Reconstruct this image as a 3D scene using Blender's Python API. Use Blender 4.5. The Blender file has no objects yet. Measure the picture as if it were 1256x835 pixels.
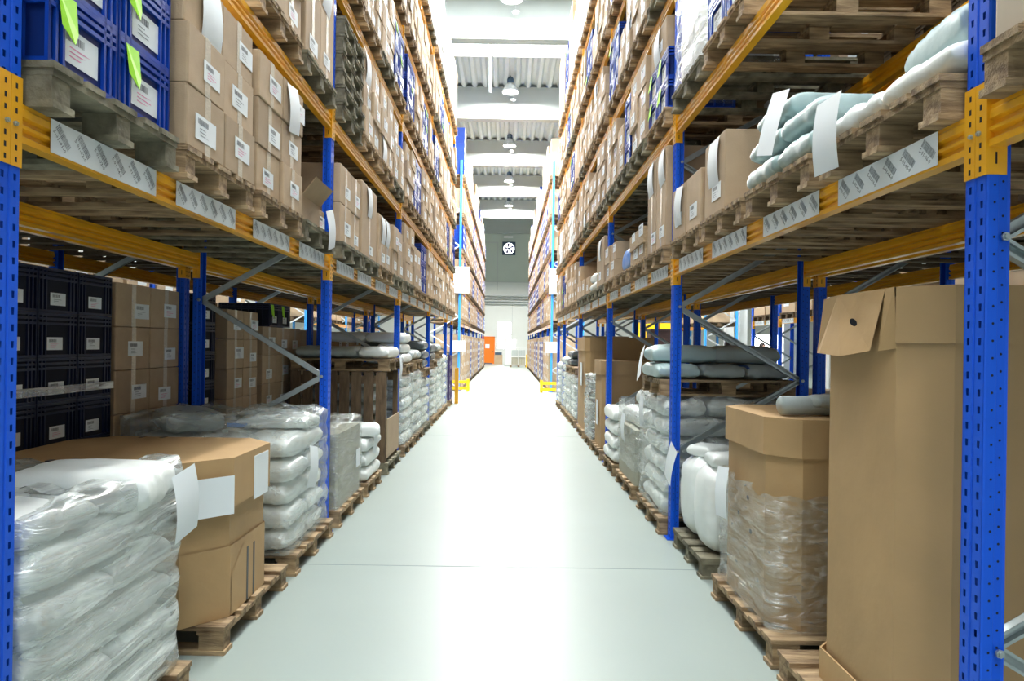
import bpy, bmesh, math, random
import numpy as np
from mathutils import Vector, Matrix, noise

R = random.Random(7)
PI = math.pi
scn = bpy.context.scene
COL = scn.collection
H = 1.6                      # eye height
F = 837.0                    # focal length in pixels of the 1256 px frame
AL, AR = 1.478, 1.379        # distance of the rack faces from the eye line
SIDES = {-1: AL, 1: AR}
SIDE = {-1: 'left', 1: 'right'}
LV = [2.19, 3.37, 4.57, 5.78, 7.10]          # undersides of the beams
UP = [2.015 + 3.69 * k for k in range(5)] + [18.6]   # frame centres, first block
UP2 = [23.1, 25.2, 28.9, 32.6, 36.3, 40.0, 43.7, 47.0]
DEPTH = 1.13
ORD = ['first', 'second', 'third', 'fourth', 'fifth', 'sixth', 'seventh', 'eighth', 'ninth', 'tenth']

# ------------------------------------------------------------------ materials
def mat(name, col, rough=.6, metal=0., spec=.5, nscale=0., namt=0., stretch=(1, 1, 1), bump=0., bscale=40., var=0., coat=0., col2=None):
    m = bpy.data.materials.new(name); m.use_nodes = True
    nt = m.node_tree; b = nt.nodes['Principled BSDF']
    b.inputs['Base Color'].default_value = (*col, 1)
    b.inputs['Roughness'].default_value = rough
    b.inputs['Metallic'].default_value = metal
    b.inputs['Specular IOR Level'].default_value = spec
    b.inputs['Coat Weight'].default_value = coat
    b.inputs['Coat Roughness'].default_value = .15
    L = nt.links.new
    tc = nt.nodes.new('ShaderNodeTexCoord')
    mp = nt.nodes.new('ShaderNodeMapping'); mp.inputs['Scale'].default_value = stretch
    L(tc.outputs['Object'], mp.inputs['Vector'])
    out = None
    if namt > 0:
        n = nt.nodes.new('ShaderNodeTexNoise'); n.inputs['Scale'].default_value = nscale
        n.inputs['Detail'].default_value = 6
        L(mp.outputs['Vector'], n.inputs['Vector'])
        r = nt.nodes.new('ShaderNodeValToRGB')
        c2 = col2 or tuple(c * (1 - namt) for c in col)
        r.color_ramp.elements[0].position = .32; r.color_ramp.elements[1].position = .68
        r.color_ramp.elements[0].color = (*c2, 1)
        r.color_ramp.elements[1].color = (*col, 1)
        L(n.outputs['Fac'], r.inputs['Fac'])
        out = r.outputs['Color']
    if var > 0:
        oi = nt.nodes.new('ShaderNodeObjectInfo')
        mr = nt.nodes.new('ShaderNodeMapRange')
        mr.inputs['To Min'].default_value = 1 - var; mr.inputs['To Max'].default_value = 1 + var * .5
        L(oi.outputs['Random'], mr.inputs['Value'])
        hs = nt.nodes.new('ShaderNodeHueSaturation')
        L(mr.outputs['Result'], hs.inputs['Value'])
        if out: L(out, hs.inputs['Color'])
        else: hs.inputs['Color'].default_value = (*col, 1)
        out = hs.outputs['Color']
    if out: L(out, b.inputs['Base Color'])
    if bump > 0:
        n2 = nt.nodes.new('ShaderNodeTexNoise'); n2.inputs['Scale'].default_value = bscale
        n2.inputs['Detail'].default_value = 4
        L(mp.outputs['Vector'], n2.inputs['Vector'])
        bp = nt.nodes.new('ShaderNodeBump'); bp.inputs['Strength'].default_value = bump
        bp.inputs['Distance'].default_value = .01
        L(n2.outputs['Fac'], bp.inputs['Height']); L(bp.outputs['Normal'], b.inputs['Normal'])
    return m

def emis(name, col, strength):
    m = bpy.data.materials.new(name); m.use_nodes = True
    b = m.node_tree.nodes['Principled BSDF']
    b.inputs['Base Color'].default_value = (*col, 1)
    b.inputs['Emission Color'].default_value = (*col, 1)
    b.inputs['Emission Strength'].default_value = strength
    return m

M = {}
M['card'] = mat('cardboard', (.50, .365, .235), .75, nscale=3, namt=.12, var=.16, bump=.12, bscale=60)
M['card_pale'] = mat('pale_cardboard', (.55, .46, .35), .75, nscale=3, namt=.1, var=.12)
M['card_big'] = mat('gaylord_cardboard', (.50, .32, .15), .7, nscale=2.2, namt=.16, var=.06, bump=.3, bscale=9)
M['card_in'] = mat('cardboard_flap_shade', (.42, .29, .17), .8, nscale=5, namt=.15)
M['kraft'] = mat('kraft_bundle', (.50, .36, .22), .8, nscale=9, namt=.35, bump=.3, bscale=30)
M['greybox'] = mat('drab_cardboard', (.40, .39, .30), .6, nscale=3, namt=.12)
M['paper'] = mat('paper', (.80, .85, .88), .6)
M['ink'] = mat('ink', (.07, .08, .10), .6)
M['inkgrey'] = mat('grey_print', (.28, .31, .34), .6)
M['pink'] = mat('pink_print', (.75, .25, .45), .6)
M['tape'] = mat('clear_tape', (.74, .67, .55), .16, spec=.8, nscale=30, namt=.2)
M['strap'] = mat('black_strap', (.02, .022, .03), .4)
M['green'] = mat('green_note', (.36, .78, .04), .6)
M['wood'] = mat('pallet_wood', (.53, .375, .21), .8, nscale=4, namt=.4, stretch=(1, 6, 6), bump=.5, bscale=25, var=.25, col2=(.15, .09, .045))
M['wood_old'] = mat('old_pallet_wood', (.33, .30, .21), .9, nscale=7, namt=.6, bump=.7, bscale=30, var=.2, col2=(.09, .08, .05))
M['wood_shaded'] = mat('shaded_pallet_wood', (.15, .10, .055), .85, nscale=4, namt=.5, stretch=(1, 6, 6), bump=.5, bscale=25)  # shaded copy of the pallet wood: rear-row darkness put into the colour
M['wood_dark'] = mat('dark_planks', (.20, .13, .075), .85, nscale=6, namt=.5, stretch=(5, 5, 1), bump=.5, bscale=30)
M['blue'] = mat('blue_rack_paint', (.005, .10, .72), .42, spec=.28, nscale=12, namt=.06)
M['lblue'] = mat('light_blue_rack_paint', (.06, .36, .85), .35)
M['slot'] = mat('slot_shadow', (.006, .008, .02), .9)
M['orange'] = mat('orange_rack_paint', (.88, .42, .012), .30, spec=.5, nscale=1, namt=.03, coat=.3)
M['yellow'] = mat('yellow_guard_paint', (.90, .55, .01), .4)
M['zinc'] = mat('galvanised_steel', (.50, .56, .57), .38, metal=.75, nscale=20, namt=.15)
M['crate'] = mat('blue_crate_plastic', (.004, .055, .42), .36, spec=.4, nscale=4, namt=.2, var=.12)
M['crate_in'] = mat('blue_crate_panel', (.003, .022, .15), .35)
M['navy'] = mat('shaded_navy_crate_plastic', (.006, .012, .045), .4, var=.1)  # navy darkened further, the rear row's shadow put into the colour
M['purple'] = mat('purple_crate_plastic', (.09, .06, .20), .4)
M['sack'] = mat('white_sack_plastic', (.82, .86, .84), .32, spec=.6, nscale=2.5, namt=.07, bump=.5, bscale=9, var=.06)
M['sack_blue'] = mat('pale_blue_sack_plastic', (.46, .59, .59), .36, spec=.5, nscale=2.5, namt=.12, bump=.55, bscale=9)
M['sack_dark'] = mat('dark_sack_plastic', (.09, .11, .12), .35, bump=.4, bscale=14)
M['sack_grey'] = mat('grey_sack_plastic', (.40, .46, .46), .4, bump=.4, bscale=14)
M['bag_blue'] = mat('blue_bag_plastic', (.03, .25, .75), .3, bump=.3, bscale=14)
M['print_blue'] = mat('blue_print', (.02, .08, .38), .4)
M['white'] = mat('white_plastic', (.80, .82, .82), .45, nscale=3, namt=.05)
M['whitewall'] = mat('white_painted_wall', (.72, .75, .72), .7, nscale=1.5, namt=.03)
M['greenwall'] = mat('grey_green_wall_panel', (.56, .63, .57), .7, nscale=1., namt=.04)
M['concrete'] = mat('painted_concrete_beam', (.44, .48, .465), .75, nscale=2, namt=.04)
M['deck'] = mat('corrugated_roof_steel', (.60, .66, .66), .5, nscale=3, namt=.04)
M['floor'] = mat('epoxy_floor', (.32, .375, .35), .38, spec=.4, nscale=.9, namt=.06, bump=.03, bscale=3)
M['joint'] = mat('floor_joint', (.20, .25, .24), .7)
M['dark'] = mat('dark_housing', (.05, .09, .14), .4)
M['lampshade'] = mat('lamp_reflector', (.72, .75, .76), .3, metal=.3)
M['doororange'] = mat('orange_door', (.85, .20, .01), .45)
M['grey'] = mat('grey_paint', (.50, .53, .53), .5)
M['skin'] = mat('skin', (.62, .38, .28), .55)
M['hair'] = mat('dark_hair', (.03, .02, .018), .6)
M['cloth'] = mat('blue_work_jacket', (.05, .10, .28), .8)
M['cloth2'] = mat('pale_shirt', (.60, .62, .66), .8)
M['cloth3'] = mat('dark_trousers', (.04, .045, .06), .85)
M['brown'] = mat('dark_brown_cover', (.06, .03, .025), .5)
M['sky'] = emis('added_skylight_pane', (.90, .97, 1.), 5.5)  # glow of the added skylights over the near bays
M['sky2'] = emis('bright_skylight_pane', (.90, .97, 1.), 8.)
M['winlit'] = emis('daylight_window_pane', (.95, .98, 1.), 5.)
M['bulb'] = emis('lamp_bulb', (1., .97, .88), 30.)

def film(name, whiteness=.12, gloss=.2, scale=7., st=(1.4, .55, 3.2), bs=.9):
    m = bpy.data.materials.new(name); m.use_nodes = True
    nt = m.node_tree; L = nt.links.new
    for n in list(nt.nodes): nt.nodes.remove(n)
    out = nt.nodes.new('ShaderNodeOutputMaterial')
    tr = nt.nodes.new('ShaderNodeBsdfTransparent'); tr.inputs['Color'].default_value = (.97, .985, .98, 1)
    gl = nt.nodes.new('ShaderNodeBsdfGlossy'); gl.inputs['Roughness'].default_value = .13
    df = nt.nodes.new('ShaderNodeBsdfDiffuse'); df.inputs['Color'].default_value = (.86, .92, .90, 1)
    tc = nt.nodes.new('ShaderNodeTexCoord'); mp = nt.nodes.new('ShaderNodeMapping')
    mp.inputs['Rotation'].default_value = (.35, 0, 0); mp.inputs['Scale'].default_value = st
    L(tc.outputs['Object'], mp.inputs['Vector'])
    n = nt.nodes.new('ShaderNodeTexNoise'); n.inputs['Scale'].default_value = scale; n.inputs['Detail'].default_value = 7
    n.inputs['Distortion'].default_value = 1.2
    L(mp.outputs['Vector'], n.inputs['Vector'])
    bp = nt.nodes.new('ShaderNodeBump'); bp.inputs['Strength'].default_value = bs; bp.inputs['Distance'].default_value = .03
    L(n.outputs['Fac'], bp.inputs['Height']); L(bp.outputs['Normal'], gl.inputs['Normal']); L(bp.outputs['Normal'], df.inputs['Normal'])
    r = nt.nodes.new('ShaderNodeMapRange'); r.inputs['From Min'].default_value = .42; r.inputs['From Max'].default_value = .72
    r.inputs['To Min'].default_value = whiteness * .35; r.inputs['To Max'].default_value = min(1, whiteness * 3.2)
    L(n.outputs['Fac'], r.inputs['Value'])
    m1 = nt.nodes.new('ShaderNodeMixShader'); L(r.outputs['Result'], m1.inputs['Fac']); L(tr.outputs[0], m1.inputs[1]); L(df.outputs[0], m1.inputs[2])
    m2 = nt.nodes.new('ShaderNodeMixShader'); m2.inputs['Fac'].default_value = gloss
    L(m1.outputs[0], m2.inputs[1]); L(gl.outputs[0], m2.inputs[2]); L(m2.outputs[0], out.inputs['Surface'])
    return m
M['film'] = film('clear_stretch_film')
M['film_thick'] = film('milky_stretch_film', .34, .30, 5., (1.2, .35, 3.4), .75)
M['film_soft'] = film('soft_stretch_film', .15, .16, 5., (1.2, .5, 2.6), .35)

# ------------------------------------------------------------------ mesh builder
class MB:
    def __init__(s): s.v = []; s.f = []; s.m = []
    def box(s, x0, x1, y0, y1, z0, z1, m=0, T=None):
        n = len(s.v)
        P = [(x0, y0, z0), (x1, y0, z0), (x1, y1, z0), (x0, y1, z0), (x0, y0, z1), (x1, y0, z1), (x1, y1, z1), (x0, y1, z1)]
        if T is not None: P = [tuple(T @ Vector(p)) for p in P]
        s.v += P
        s.f += [(n, n+3, n+2, n+1), (n+4, n+5, n+6, n+7), (n, n+1, n+5, n+4), (n+1, n+2, n+6, n+5), (n+2, n+3, n+7, n+6), (n+3, n, n+4, n+7)]
        s.m += [m] * 6; return s
    def poly(s, pts, m=0):
        n = len(s.v); s.v += [tuple(p) for p in pts]; s.f.append(tuple(range(n, n + len(pts)))); s.m.append(m); return s
    def prism(s, pts, z0, z1, m=0, cap=True, top=None):
        n = len(s.v); k = len(pts); tp = top or pts
        s.v += [(p[0], p[1], z0) for p in pts] + [(p[0], p[1], z1) for p in tp]
        for i in range(k):
            j = (i + 1) % k; s.f.append((n+i, n+j, n+k+j, n+k+i)); s.m.append(m)
        if cap: s.f += [tuple(range(n+k-1, n-1, -1)), tuple(range(n+k, n+2*k))]; s.m += [m, m]
        return s
    def extr_y(s, prof, y0, y1, m=0):      # profile in x,z extruded along y
        n = len(s.v); k = len(prof)
        s.v += [(p[0], y0, p[1]) for p in prof] + [(p[0], y1, p[1]) for p in prof]
        for i in range(k):
            j = (i + 1) % k; s.f.append((n+i, n+j, n+k+j, n+k+i)); s.m.append(m)
        s.f += [tuple(range(n+k-1, n-1, -1)), tuple(range(n+k, n+2*k))]; s.m += [m, m]; return s
    def tube(s, p0, p1, r, k=10, m=0, r1=None, cap=True):
        p0, p1 = Vector(p0), Vector(p1); d = (p1 - p0).normalized()
        a = d.orthogonal().normalized(); b = d.cross(a); n = len(s.v); r1 = r if r1 is None else r1
        for p, rr in ((p0, r), (p1, r1)):
            for i in range(k):
                t = 2*PI*i/k; s.v.append(tuple(p + (a*math.cos(t) + b*math.sin(t))*rr))
        for i in range(k):
            j = (i+1) % k; s.f.append((n+i, n+j, n+k+j, n+k+i)); s.m.append(m)
        if cap: s.f += [tuple(range(n+k-1, n-1, -1)), tuple(range(n+k, n+2*k))]; s.m += [m, m]
        return s
    def lathe(s, prof, k=24, m=0, c=(0, 0, 0)):
        n = len(s.v)
        for r, z in prof:
            for i in range(k):
                t = 2*PI*i/k; s.v.append((c[0]+r*math.cos(t), c[1]+r*math.sin(t), c[2]+z))
        for q in range(len(prof)-1):
            for i in range(k):
                j = (i+1) % k; a = n+q*k; s.f.append((a+i, a+j, a+k+j, a+k+i)); s.m.append(m)
        return s
    def arrays(s, V, Fs, ms=None, T=None):
        n = len(s.v)
        s.v += [tuple(T @ Vector(p)) for p in V] if T is not None else [tuple(p) for p in V]
        s.f += [tuple(i + n for i in f) for f in Fs]; s.m += list(ms) if ms is not None else [0]*len(Fs); return s
    def mesh(s, name, mats, smooth=False):
        me = bpy.data.meshes.new(name); me.from_pydata(s.v, [], s.f)
        for mm in mats: me.materials.append(M[mm] if isinstance(mm, str) else mm)
        me.polygons.foreach_set('material_index', s.m)
        if smooth: me.polygons.foreach_set('use_smooth', [True]*len(s.f))
        me.update(); return me
    def build(s, name, mats, parent=None, smooth=False, loc=(0, 0, 0), rz=0):
        return put(name, s.mesh(name, mats, smooth), loc, rz, parent)

def put(name, me, loc=(0, 0, 0), rz=0., parent=None, scale=None, rot=None):
    o = bpy.data.objects.new(name, me); COL.objects.link(o)
    o.location = loc; o.rotation_euler = rot or (0, 0, rz)
    if scale is not None: o.scale = scale
    if parent is not None: o.parent = parent
    return o
def tag(o, label, cat, group=None, kind=None):
    if label: o['label'] = label
    if cat: o['category'] = cat
    if group: o['group'] = group
    if kind: o['kind'] = kind
    return o
def empty(name, label, cat, loc=(0, 0, 0), rz=0., group=None):
    return tag(put(name, None, loc, rz), label, cat, group)
def structure(o): o['kind'] = 'structure'; return o
def copy_tree(o, parent=None):
    c = o.copy(); COL.objects.link(c); c.parent = parent
    for ch in list(o.children): copy_tree(ch, c)
    return c
def place(s, u, y, z):           # u metres behind the rack face
    return (s * (SIDES[s] + u), y, z)
def RZ(s): return 0. if s > 0 else PI
def mesh_arrays(me, dz=0):
    V = np.empty(len(me.vertices)*3); me.vertices.foreach_get('co', V); V = V.reshape(-1, 3)
    Fs = [tuple(p.vertices) for p in me.polygons]; ms = [p.material_index for p in me.polygons]
    return V, Fs, ms
class Mass:                      # many placed copies of one mesh joined in a single object
    def __init__(s): s.V = []; s.F = []; s.m = []; s.n = 0; s.cache = {}
    def add(s, me, loc, rz=0., scale=(1, 1, 1)):
        if me.name not in s.cache: s.cache[me.name] = mesh_arrays(me)
        V, Fs, ms = s.cache[me.name]
        c, sn = math.cos(rz), math.sin(rz)
        W = V * np.array(scale)
        W = np.stack([W[:, 0]*c - W[:, 1]*sn, W[:, 0]*sn + W[:, 1]*c, W[:, 2]], 1) + np.array(loc)
        s.V.append(W); s.F += [tuple(i + s.n for i in f) for f in Fs]; s.m += ms; s.n += len(W)
    def build(s, name, mats, label, cat):
        if not s.V: return
        me = bpy.data.meshes.new(name); me.from_pydata(np.concatenate(s.V).tolist(), [], s.F)
        for k in mats: me.materials.append(M[k])
        me.polygons.foreach_set('material_index', s.m); me.update()
        return tag(put(name, me), label, cat, kind='stuff')

# ------------------------------------------------------------------ pallets
def pallet_meshes(L=1.2, W=.8, wood='wood', tag_=''):
    d = MB(); bw = [.145, .10, .145, .10, .145]
    ys = [-W/2 + .0725, -W/4 + .02, 0, W/4 - .02, W/2 - .0725]
    for y, w in zip(ys, bw): d.box(0, L, y-w/2, y+w/2, .122, .144)
    for x in (.0725, L/2, L-.0725): d.box(max(.006, x-.0725), min(L-.006, x+.0725), -W/2+.004, W/2-.004, .1, .122)
    blk = MB().box(-.062, .062, -.045, .045, .022, .1)
    skid = MB().box(0, L, -.052, .052, 0, .022)
    whole = MB(); whole.v += d.v; whole.f += d.f; whole.m += d.m
    for y in (-W/2+.05, 0, W/2-.05):
        whole.arrays(skid.v, skid.f, None, Matrix.Translation((0, y, 0)))
        for x in (.0725, L/2, L-.0725): whole.arrays(blk.v, blk.f, None, Matrix.Translation((x, y, 0)))
    n = wood + tag_
    return dict(deck=d.mesh('deck_'+n, [wood]), block=blk.mesh('block_'+n, [wood]), skid=skid.mesh('skid_'+n, [wood]),
                whole=whole.mesh('pallet_'+n, [wood]), L=L, W=W)
PAL = {'wood': pallet_meshes(), 'wood_old': pallet_meshes(wood='wood_old'), 'wide': pallet_meshes(1.2, 1.0, 'wood', 'wide'),
       'wide_old': pallet_meshes(1.2, 1.0, 'wood_old', 'wide')}
def pallet(kind, loc, rz, label, group, parts):
    P = PAL[kind]
    if parts:
        e = empty('wooden_pallet', label, 'pallet', loc, rz, group)
        put('deck', P['deck'], parent=e)
        for y in (-P['W']/2+.05, 0, P['W']/2-.05):
            put('bottom_board', P['skid'], (0, y, 0), parent=e)
            for x in (.0725, P['L']/2, P['L']-.0725): put('block', P['block'], (x, y, 0), parent=e)
        return e
    return tag(put('wooden_pallet', P['whole'], loc, rz), label, 'pallet', group)

# ------------------------------------------------------------------ cartons and crates (unit meshes, sized by scale)
def carton_mesh(m):
    b = MB(); e = .012
    b.box(0, 1, -.5, .5, 0, 1)
    me = b.mesh('carton_'+m, [m])
    bm = bmesh.new(); bm.from_mesh(me); bmesh.ops.bevel(bm, geom=bm.edges[:], offset=.018, segments=2, profile=.5, affect='EDGES'); bm.to_mesh(me); bm.free(); return me
CART = {m: carton_mesh(m) for m in ('card', 'card_pale', 'card_big', 'white', 'greybox', 'kraft')}
def carton_mass_mesh(m, seed):
    b = MB().box(0, 1, -.5, .5, 0, 1); r = random.Random(seed)
    y, z = r.uniform(-.2, .15), r.uniform(.15, .5)
    b.poly([(-.004, y-.2, z), (-.004, y+.2, z), (-.004, y+.2, z+.3), (-.004, y-.2, z+.3)][::-1], 1)
    return b.mesh('carton_far_%s_%d' % (m, seed), [m, 'paper'])
CARTFAR = [carton_mass_mesh('card', i) for i in range(4)]
def label_mesh(w, h, seed=0, pink=False):
    b = MB().box(-.0012, 0, -w/2, w/2, 0, h)
    r = random.Random(seed); y = w*.38
    while y > -w*.1:                              # a printed bar code and lines of print
        t = r.uniform(.001, .004); b.poly([(-.0018, y, h*.62), (-.0018, y-t, h*.62), (-.0018, y-t, h*.85), (-.0018, y, h*.85)], 1); y -= t + r.uniform(.001, .004)
    for k in range(3):
        z = h*(.45-.13*k); b.poly([(-.0018, w*.3, z), (-.0018, w*r.uniform(-.3, .1), z), (-.0018, w*r.uniform(-.3, .1), z+h*.035), (-.0018, w*.3, z+h*.035)], 2)
    return b.mesh('label_sheet', ['paper', 'ink', 'pink' if pink else 'inkgrey'])
LAB = [label_mesh(.195, .105, i, i % 3 == 0) for i in range(5)]
SHEET = MB().box(-.0015, 0, -.105, .105, 0, .297).mesh('a4_sheet', ['paper'])
TAPE = MB().box(-.0008, 0, -.028, .028, 0, 1).box(0, .6, -.028, .028, 1.0, 1.0008).mesh('tape_strip', ['tape'])
NOTE = MB().poly([(-.002, -.045, .16), (-.002, .045, .16), (-.012, .04, .05), (-.03, .0, .0), (-.014, -.04, .05)]).poly([(-.0015, -.045, .16), (-.0115, -.04, .05), (-.0295, .0, .0), (-.0115, .04, .05), (-.0015, .045, .16)]).mesh('green_sheet', ['green'])

def crate_mesh(w, d, h, mats=('crate', 'crate_in'), name='crate_body'):
    """open plastic crate: local x into the rack, y along the aisle"""
    b = MB(); t = .012
    b.box(t, d-t, -w/2+t, w/2-t, 0, .012)                              # floor
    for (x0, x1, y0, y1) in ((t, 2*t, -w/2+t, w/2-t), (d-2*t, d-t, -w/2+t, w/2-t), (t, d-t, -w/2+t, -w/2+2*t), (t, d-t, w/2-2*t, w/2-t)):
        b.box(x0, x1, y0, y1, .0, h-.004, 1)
    for z0, z1 in ((0, .018), (h-.075, h-.06), (h-.045, h-.03), (h-.018, h)):           # rims
        b.box(0, t, -w/2, w/2, z0, z1).box(d-t, d, -w/2, w/2, z0, z1)
        b.box(0, d, -w/2, -w/2+t, z0, z1).box(0, d, w/2-t, w/2, z0, z1)
    for y in (-w/2, -w/2+.035, -w/2+.07, w/2-.082, w/2-.047, w/2-.012):                 # ribs on the aisle faces
        b.box(0, t, y, y+.012, 0, h).box(d-t, d, y, y+.012, 0, h)
    k = max(3, int(d/.07))
    for i in range(k):
        x = d*i/(k-1)*.96
        b.box(x, x+.012, -w/2, -w/2+t, 0, h).box(x, x+.012, w/2-t, w/2, 0, h)
    return b.mesh(name, list(mats))
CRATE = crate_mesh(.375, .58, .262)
CRATE_N = crate_mesh(.39, .58, .285, ('navy', 'slot'), 'navy_crate_body')
CRATE_P = crate_mesh(.39, .58, .285, ('purple', 'purple'), 'purple_crate_body')

REQ_CART, REQ_CRATE, REQ_PAL = [], [], []
def dist(loc): return math.hypot(loc[0], loc[1], loc[2]-H)
def add_carton(s, u, y, z, w, d, h, label, group, m='card', lab=True, tape=False, sheet=False, rz=0., seed=None):
    REQ_CART.append(dict(s=s, loc=place(s, u, y, z), w=w, d=d, h=h, label=label, group=group, m=m, lab=lab, tape=tape, sheet=sheet, rz=RZ(s)+rz+R.uniform(-.010, .010), seed=R.random() if seed is None else seed))
def add_crate(s, u, y, z, label, group, kind=0, note=False, lab=True, sc=(1, 1, 1)):
    REQ_CRATE.append(dict(s=s, loc=place(s, u, y, z), label=label, group=group, kind=kind, note=note, lab=lab, sc=sc))
def add_pallet(s, u, y, z, label, group, kind='wood'):
    REQ_PAL.append(dict(s=s, loc=place(s, u, y, z), label=label, group=group, kind=kind))

# ------------------------------------------------------------------ sacks
def sack_mesh(L, W, Hh, seed, mats=('sack',), pr=5.5, nu=36, nv=26, wr=1., stripe=False):
    """pillow-shaped sack lying flat: length along y, width along x, centred, bottom at z=0"""
    b = MB(); rr = random.Random(seed); off = Vector((rr.uniform(0, 90), rr.uniform(0, 90), rr.uniform(0, 90)))
    def g(t, n): return math.copysign(abs(math.sin(t*PI/2))**.85, t)
    vt = {}
    for side in (1, 0):
        for i in range(nu+1):
            for j in range(nv+1):
                u = g(-1+2*i/nu, 0); v = g(-1+2*j/nv, 0)
                edge = i in (0, nu) or j in (0, nv)
                if side == 0 and edge: continue
                k = (1-abs(u)**pr) * (1-abs(v)**pr)
                t = max(0, k)**(.34 if side else .24)
                # corners draw in a little
                xx = W/2*v*(1-.05*abs(u)**6*(1-abs(v)**2)) ; yy = L/2*u*(1-.04*(1-abs(v)**2)*0)
                xx *= 1 - .06*abs(u)**8
                p = Vector((xx, yy, 0)); n1 = noise.noise(p*6+off); n2 = noise.noise(Vector((xx*26, yy*7, side*9))+off)
                rg = 1-abs(noise.noise(Vector((xx*5, yy*3.2, side*4))*2.2+off))*2.4
                fold = .008*wr*max(0, rg)**2*(.35+abs(u)**2)*min(1, t*2)
                z = Hh*.5 + (Hh*.5*t*(1+.14*wr*n1) + .011*wr*n2*(abs(u)**3+.2)*(t > 0) - fold)*(1 if side else -1)
                z = max(z, .001)
                xx += .008*wr*noise.noise(Vector((yy*9, z*9, 3))+off)
                vt[(side, i, j)] = len(b.v); b.v.append((xx, yy, z))
    def V(side, i, j): return vt.get((side, i, j), vt.get((1, i, j)))
    for side in (1, 0):
        for i in range(nu):
            for j in range(nv):
                q = (V(side, i, j), V(side, i, j+1), V(side, i+1, j+1), V(side, i+1, j))
                b.f.append(q if side == 0 else q[::-1])
                st = 1 if stripe and side and j in (3, 4) and 4 < i < nu-4 else 0
                b.m.append(st)
    return b.mesh('sack_body', list(mats), True)
SACK = [sack_mesh(1, 1, 1, 10+i, wr=1.) for i in range(1)]  # placeholder slot, real sizes below
SK = {}
def sack(name, L, W, Hh, loc, rz, label, group, matk='sack', rot=None, cat='sack', variant=None, stripe=False):
    v = R.randrange(3) if variant is None else variant
    key = (round(L, 2), round(W, 2), round(Hh, 2), matk, v, stripe)
    if key not in SK: SK[key] = sack_mesh(L, W, Hh, hash((L, W, v)) % 997 if False else int(L*100+W*10+v*7), (matk, 'print_blue') if stripe else (matk,), stripe=stripe)
    o = put(name, SK[key], loc, rz, rot=rot)
    return tag(o, label, cat, group)

def sack_pile(s, y0, y1, u0, u1, z, layers, h, what, group, matk='sack', start=0, rows=2, jit=.012, full=False):
    """layers of sacks; every other layer turned"""
    n = 0; W, D = y1-y0, u1-u0
    if layers < 1: return
    for k in range(layers):
        pat = (k+start) % 2
        if pat == 0:      # ends to the aisle
            cells = [(y0+W*(i+.5)/2, u0+D*(j+.5)/2, W/2, D/2, 1) for i in range(2) for j in range(2 if D > .9 else 1)]
        else:
            cells = [(y0+W/2, u0+D*(j+.5)/3, W, D/3, 0) for j in range(3 if D > .9 else 2)]
            if D <= .9: cells = [(y0+W/2, u0+D*(j+.5)/2, W, D/2, 0) for j in range(2)]
        for (yc, uc, wy, du, end) in cells:
            # length along local y -> when 'end' the long side runs into the rack
            L_, W_ = (du, wy) if end else (wy, du)
            ang = (PI/2 if end else 0) + R.uniform(-.02, .02)
            front = (uc-u0) < D*.4
            if not full and not front and k < layers-1: continue
            side = ', nearer one' if end and yc < (y0+y1)/2 else ', farther one' if end else ' lengthwise'
            lab = '%s layer sack, %s side%s, %s' % (ORD[k], 'aisle' if front else 'inner' if uc < u0 + D*.7 else 'back', side, what)
            sack('plastic_sack', L_*.995, W_*.99, h*1.02, place(s, uc + R.uniform(-jit, jit), yc, z + k*h), RZ(s) + ang, fit(lab), group, matk)
def fit(t):
    w = t.split()
    return ' '.join(w[:16])

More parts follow.
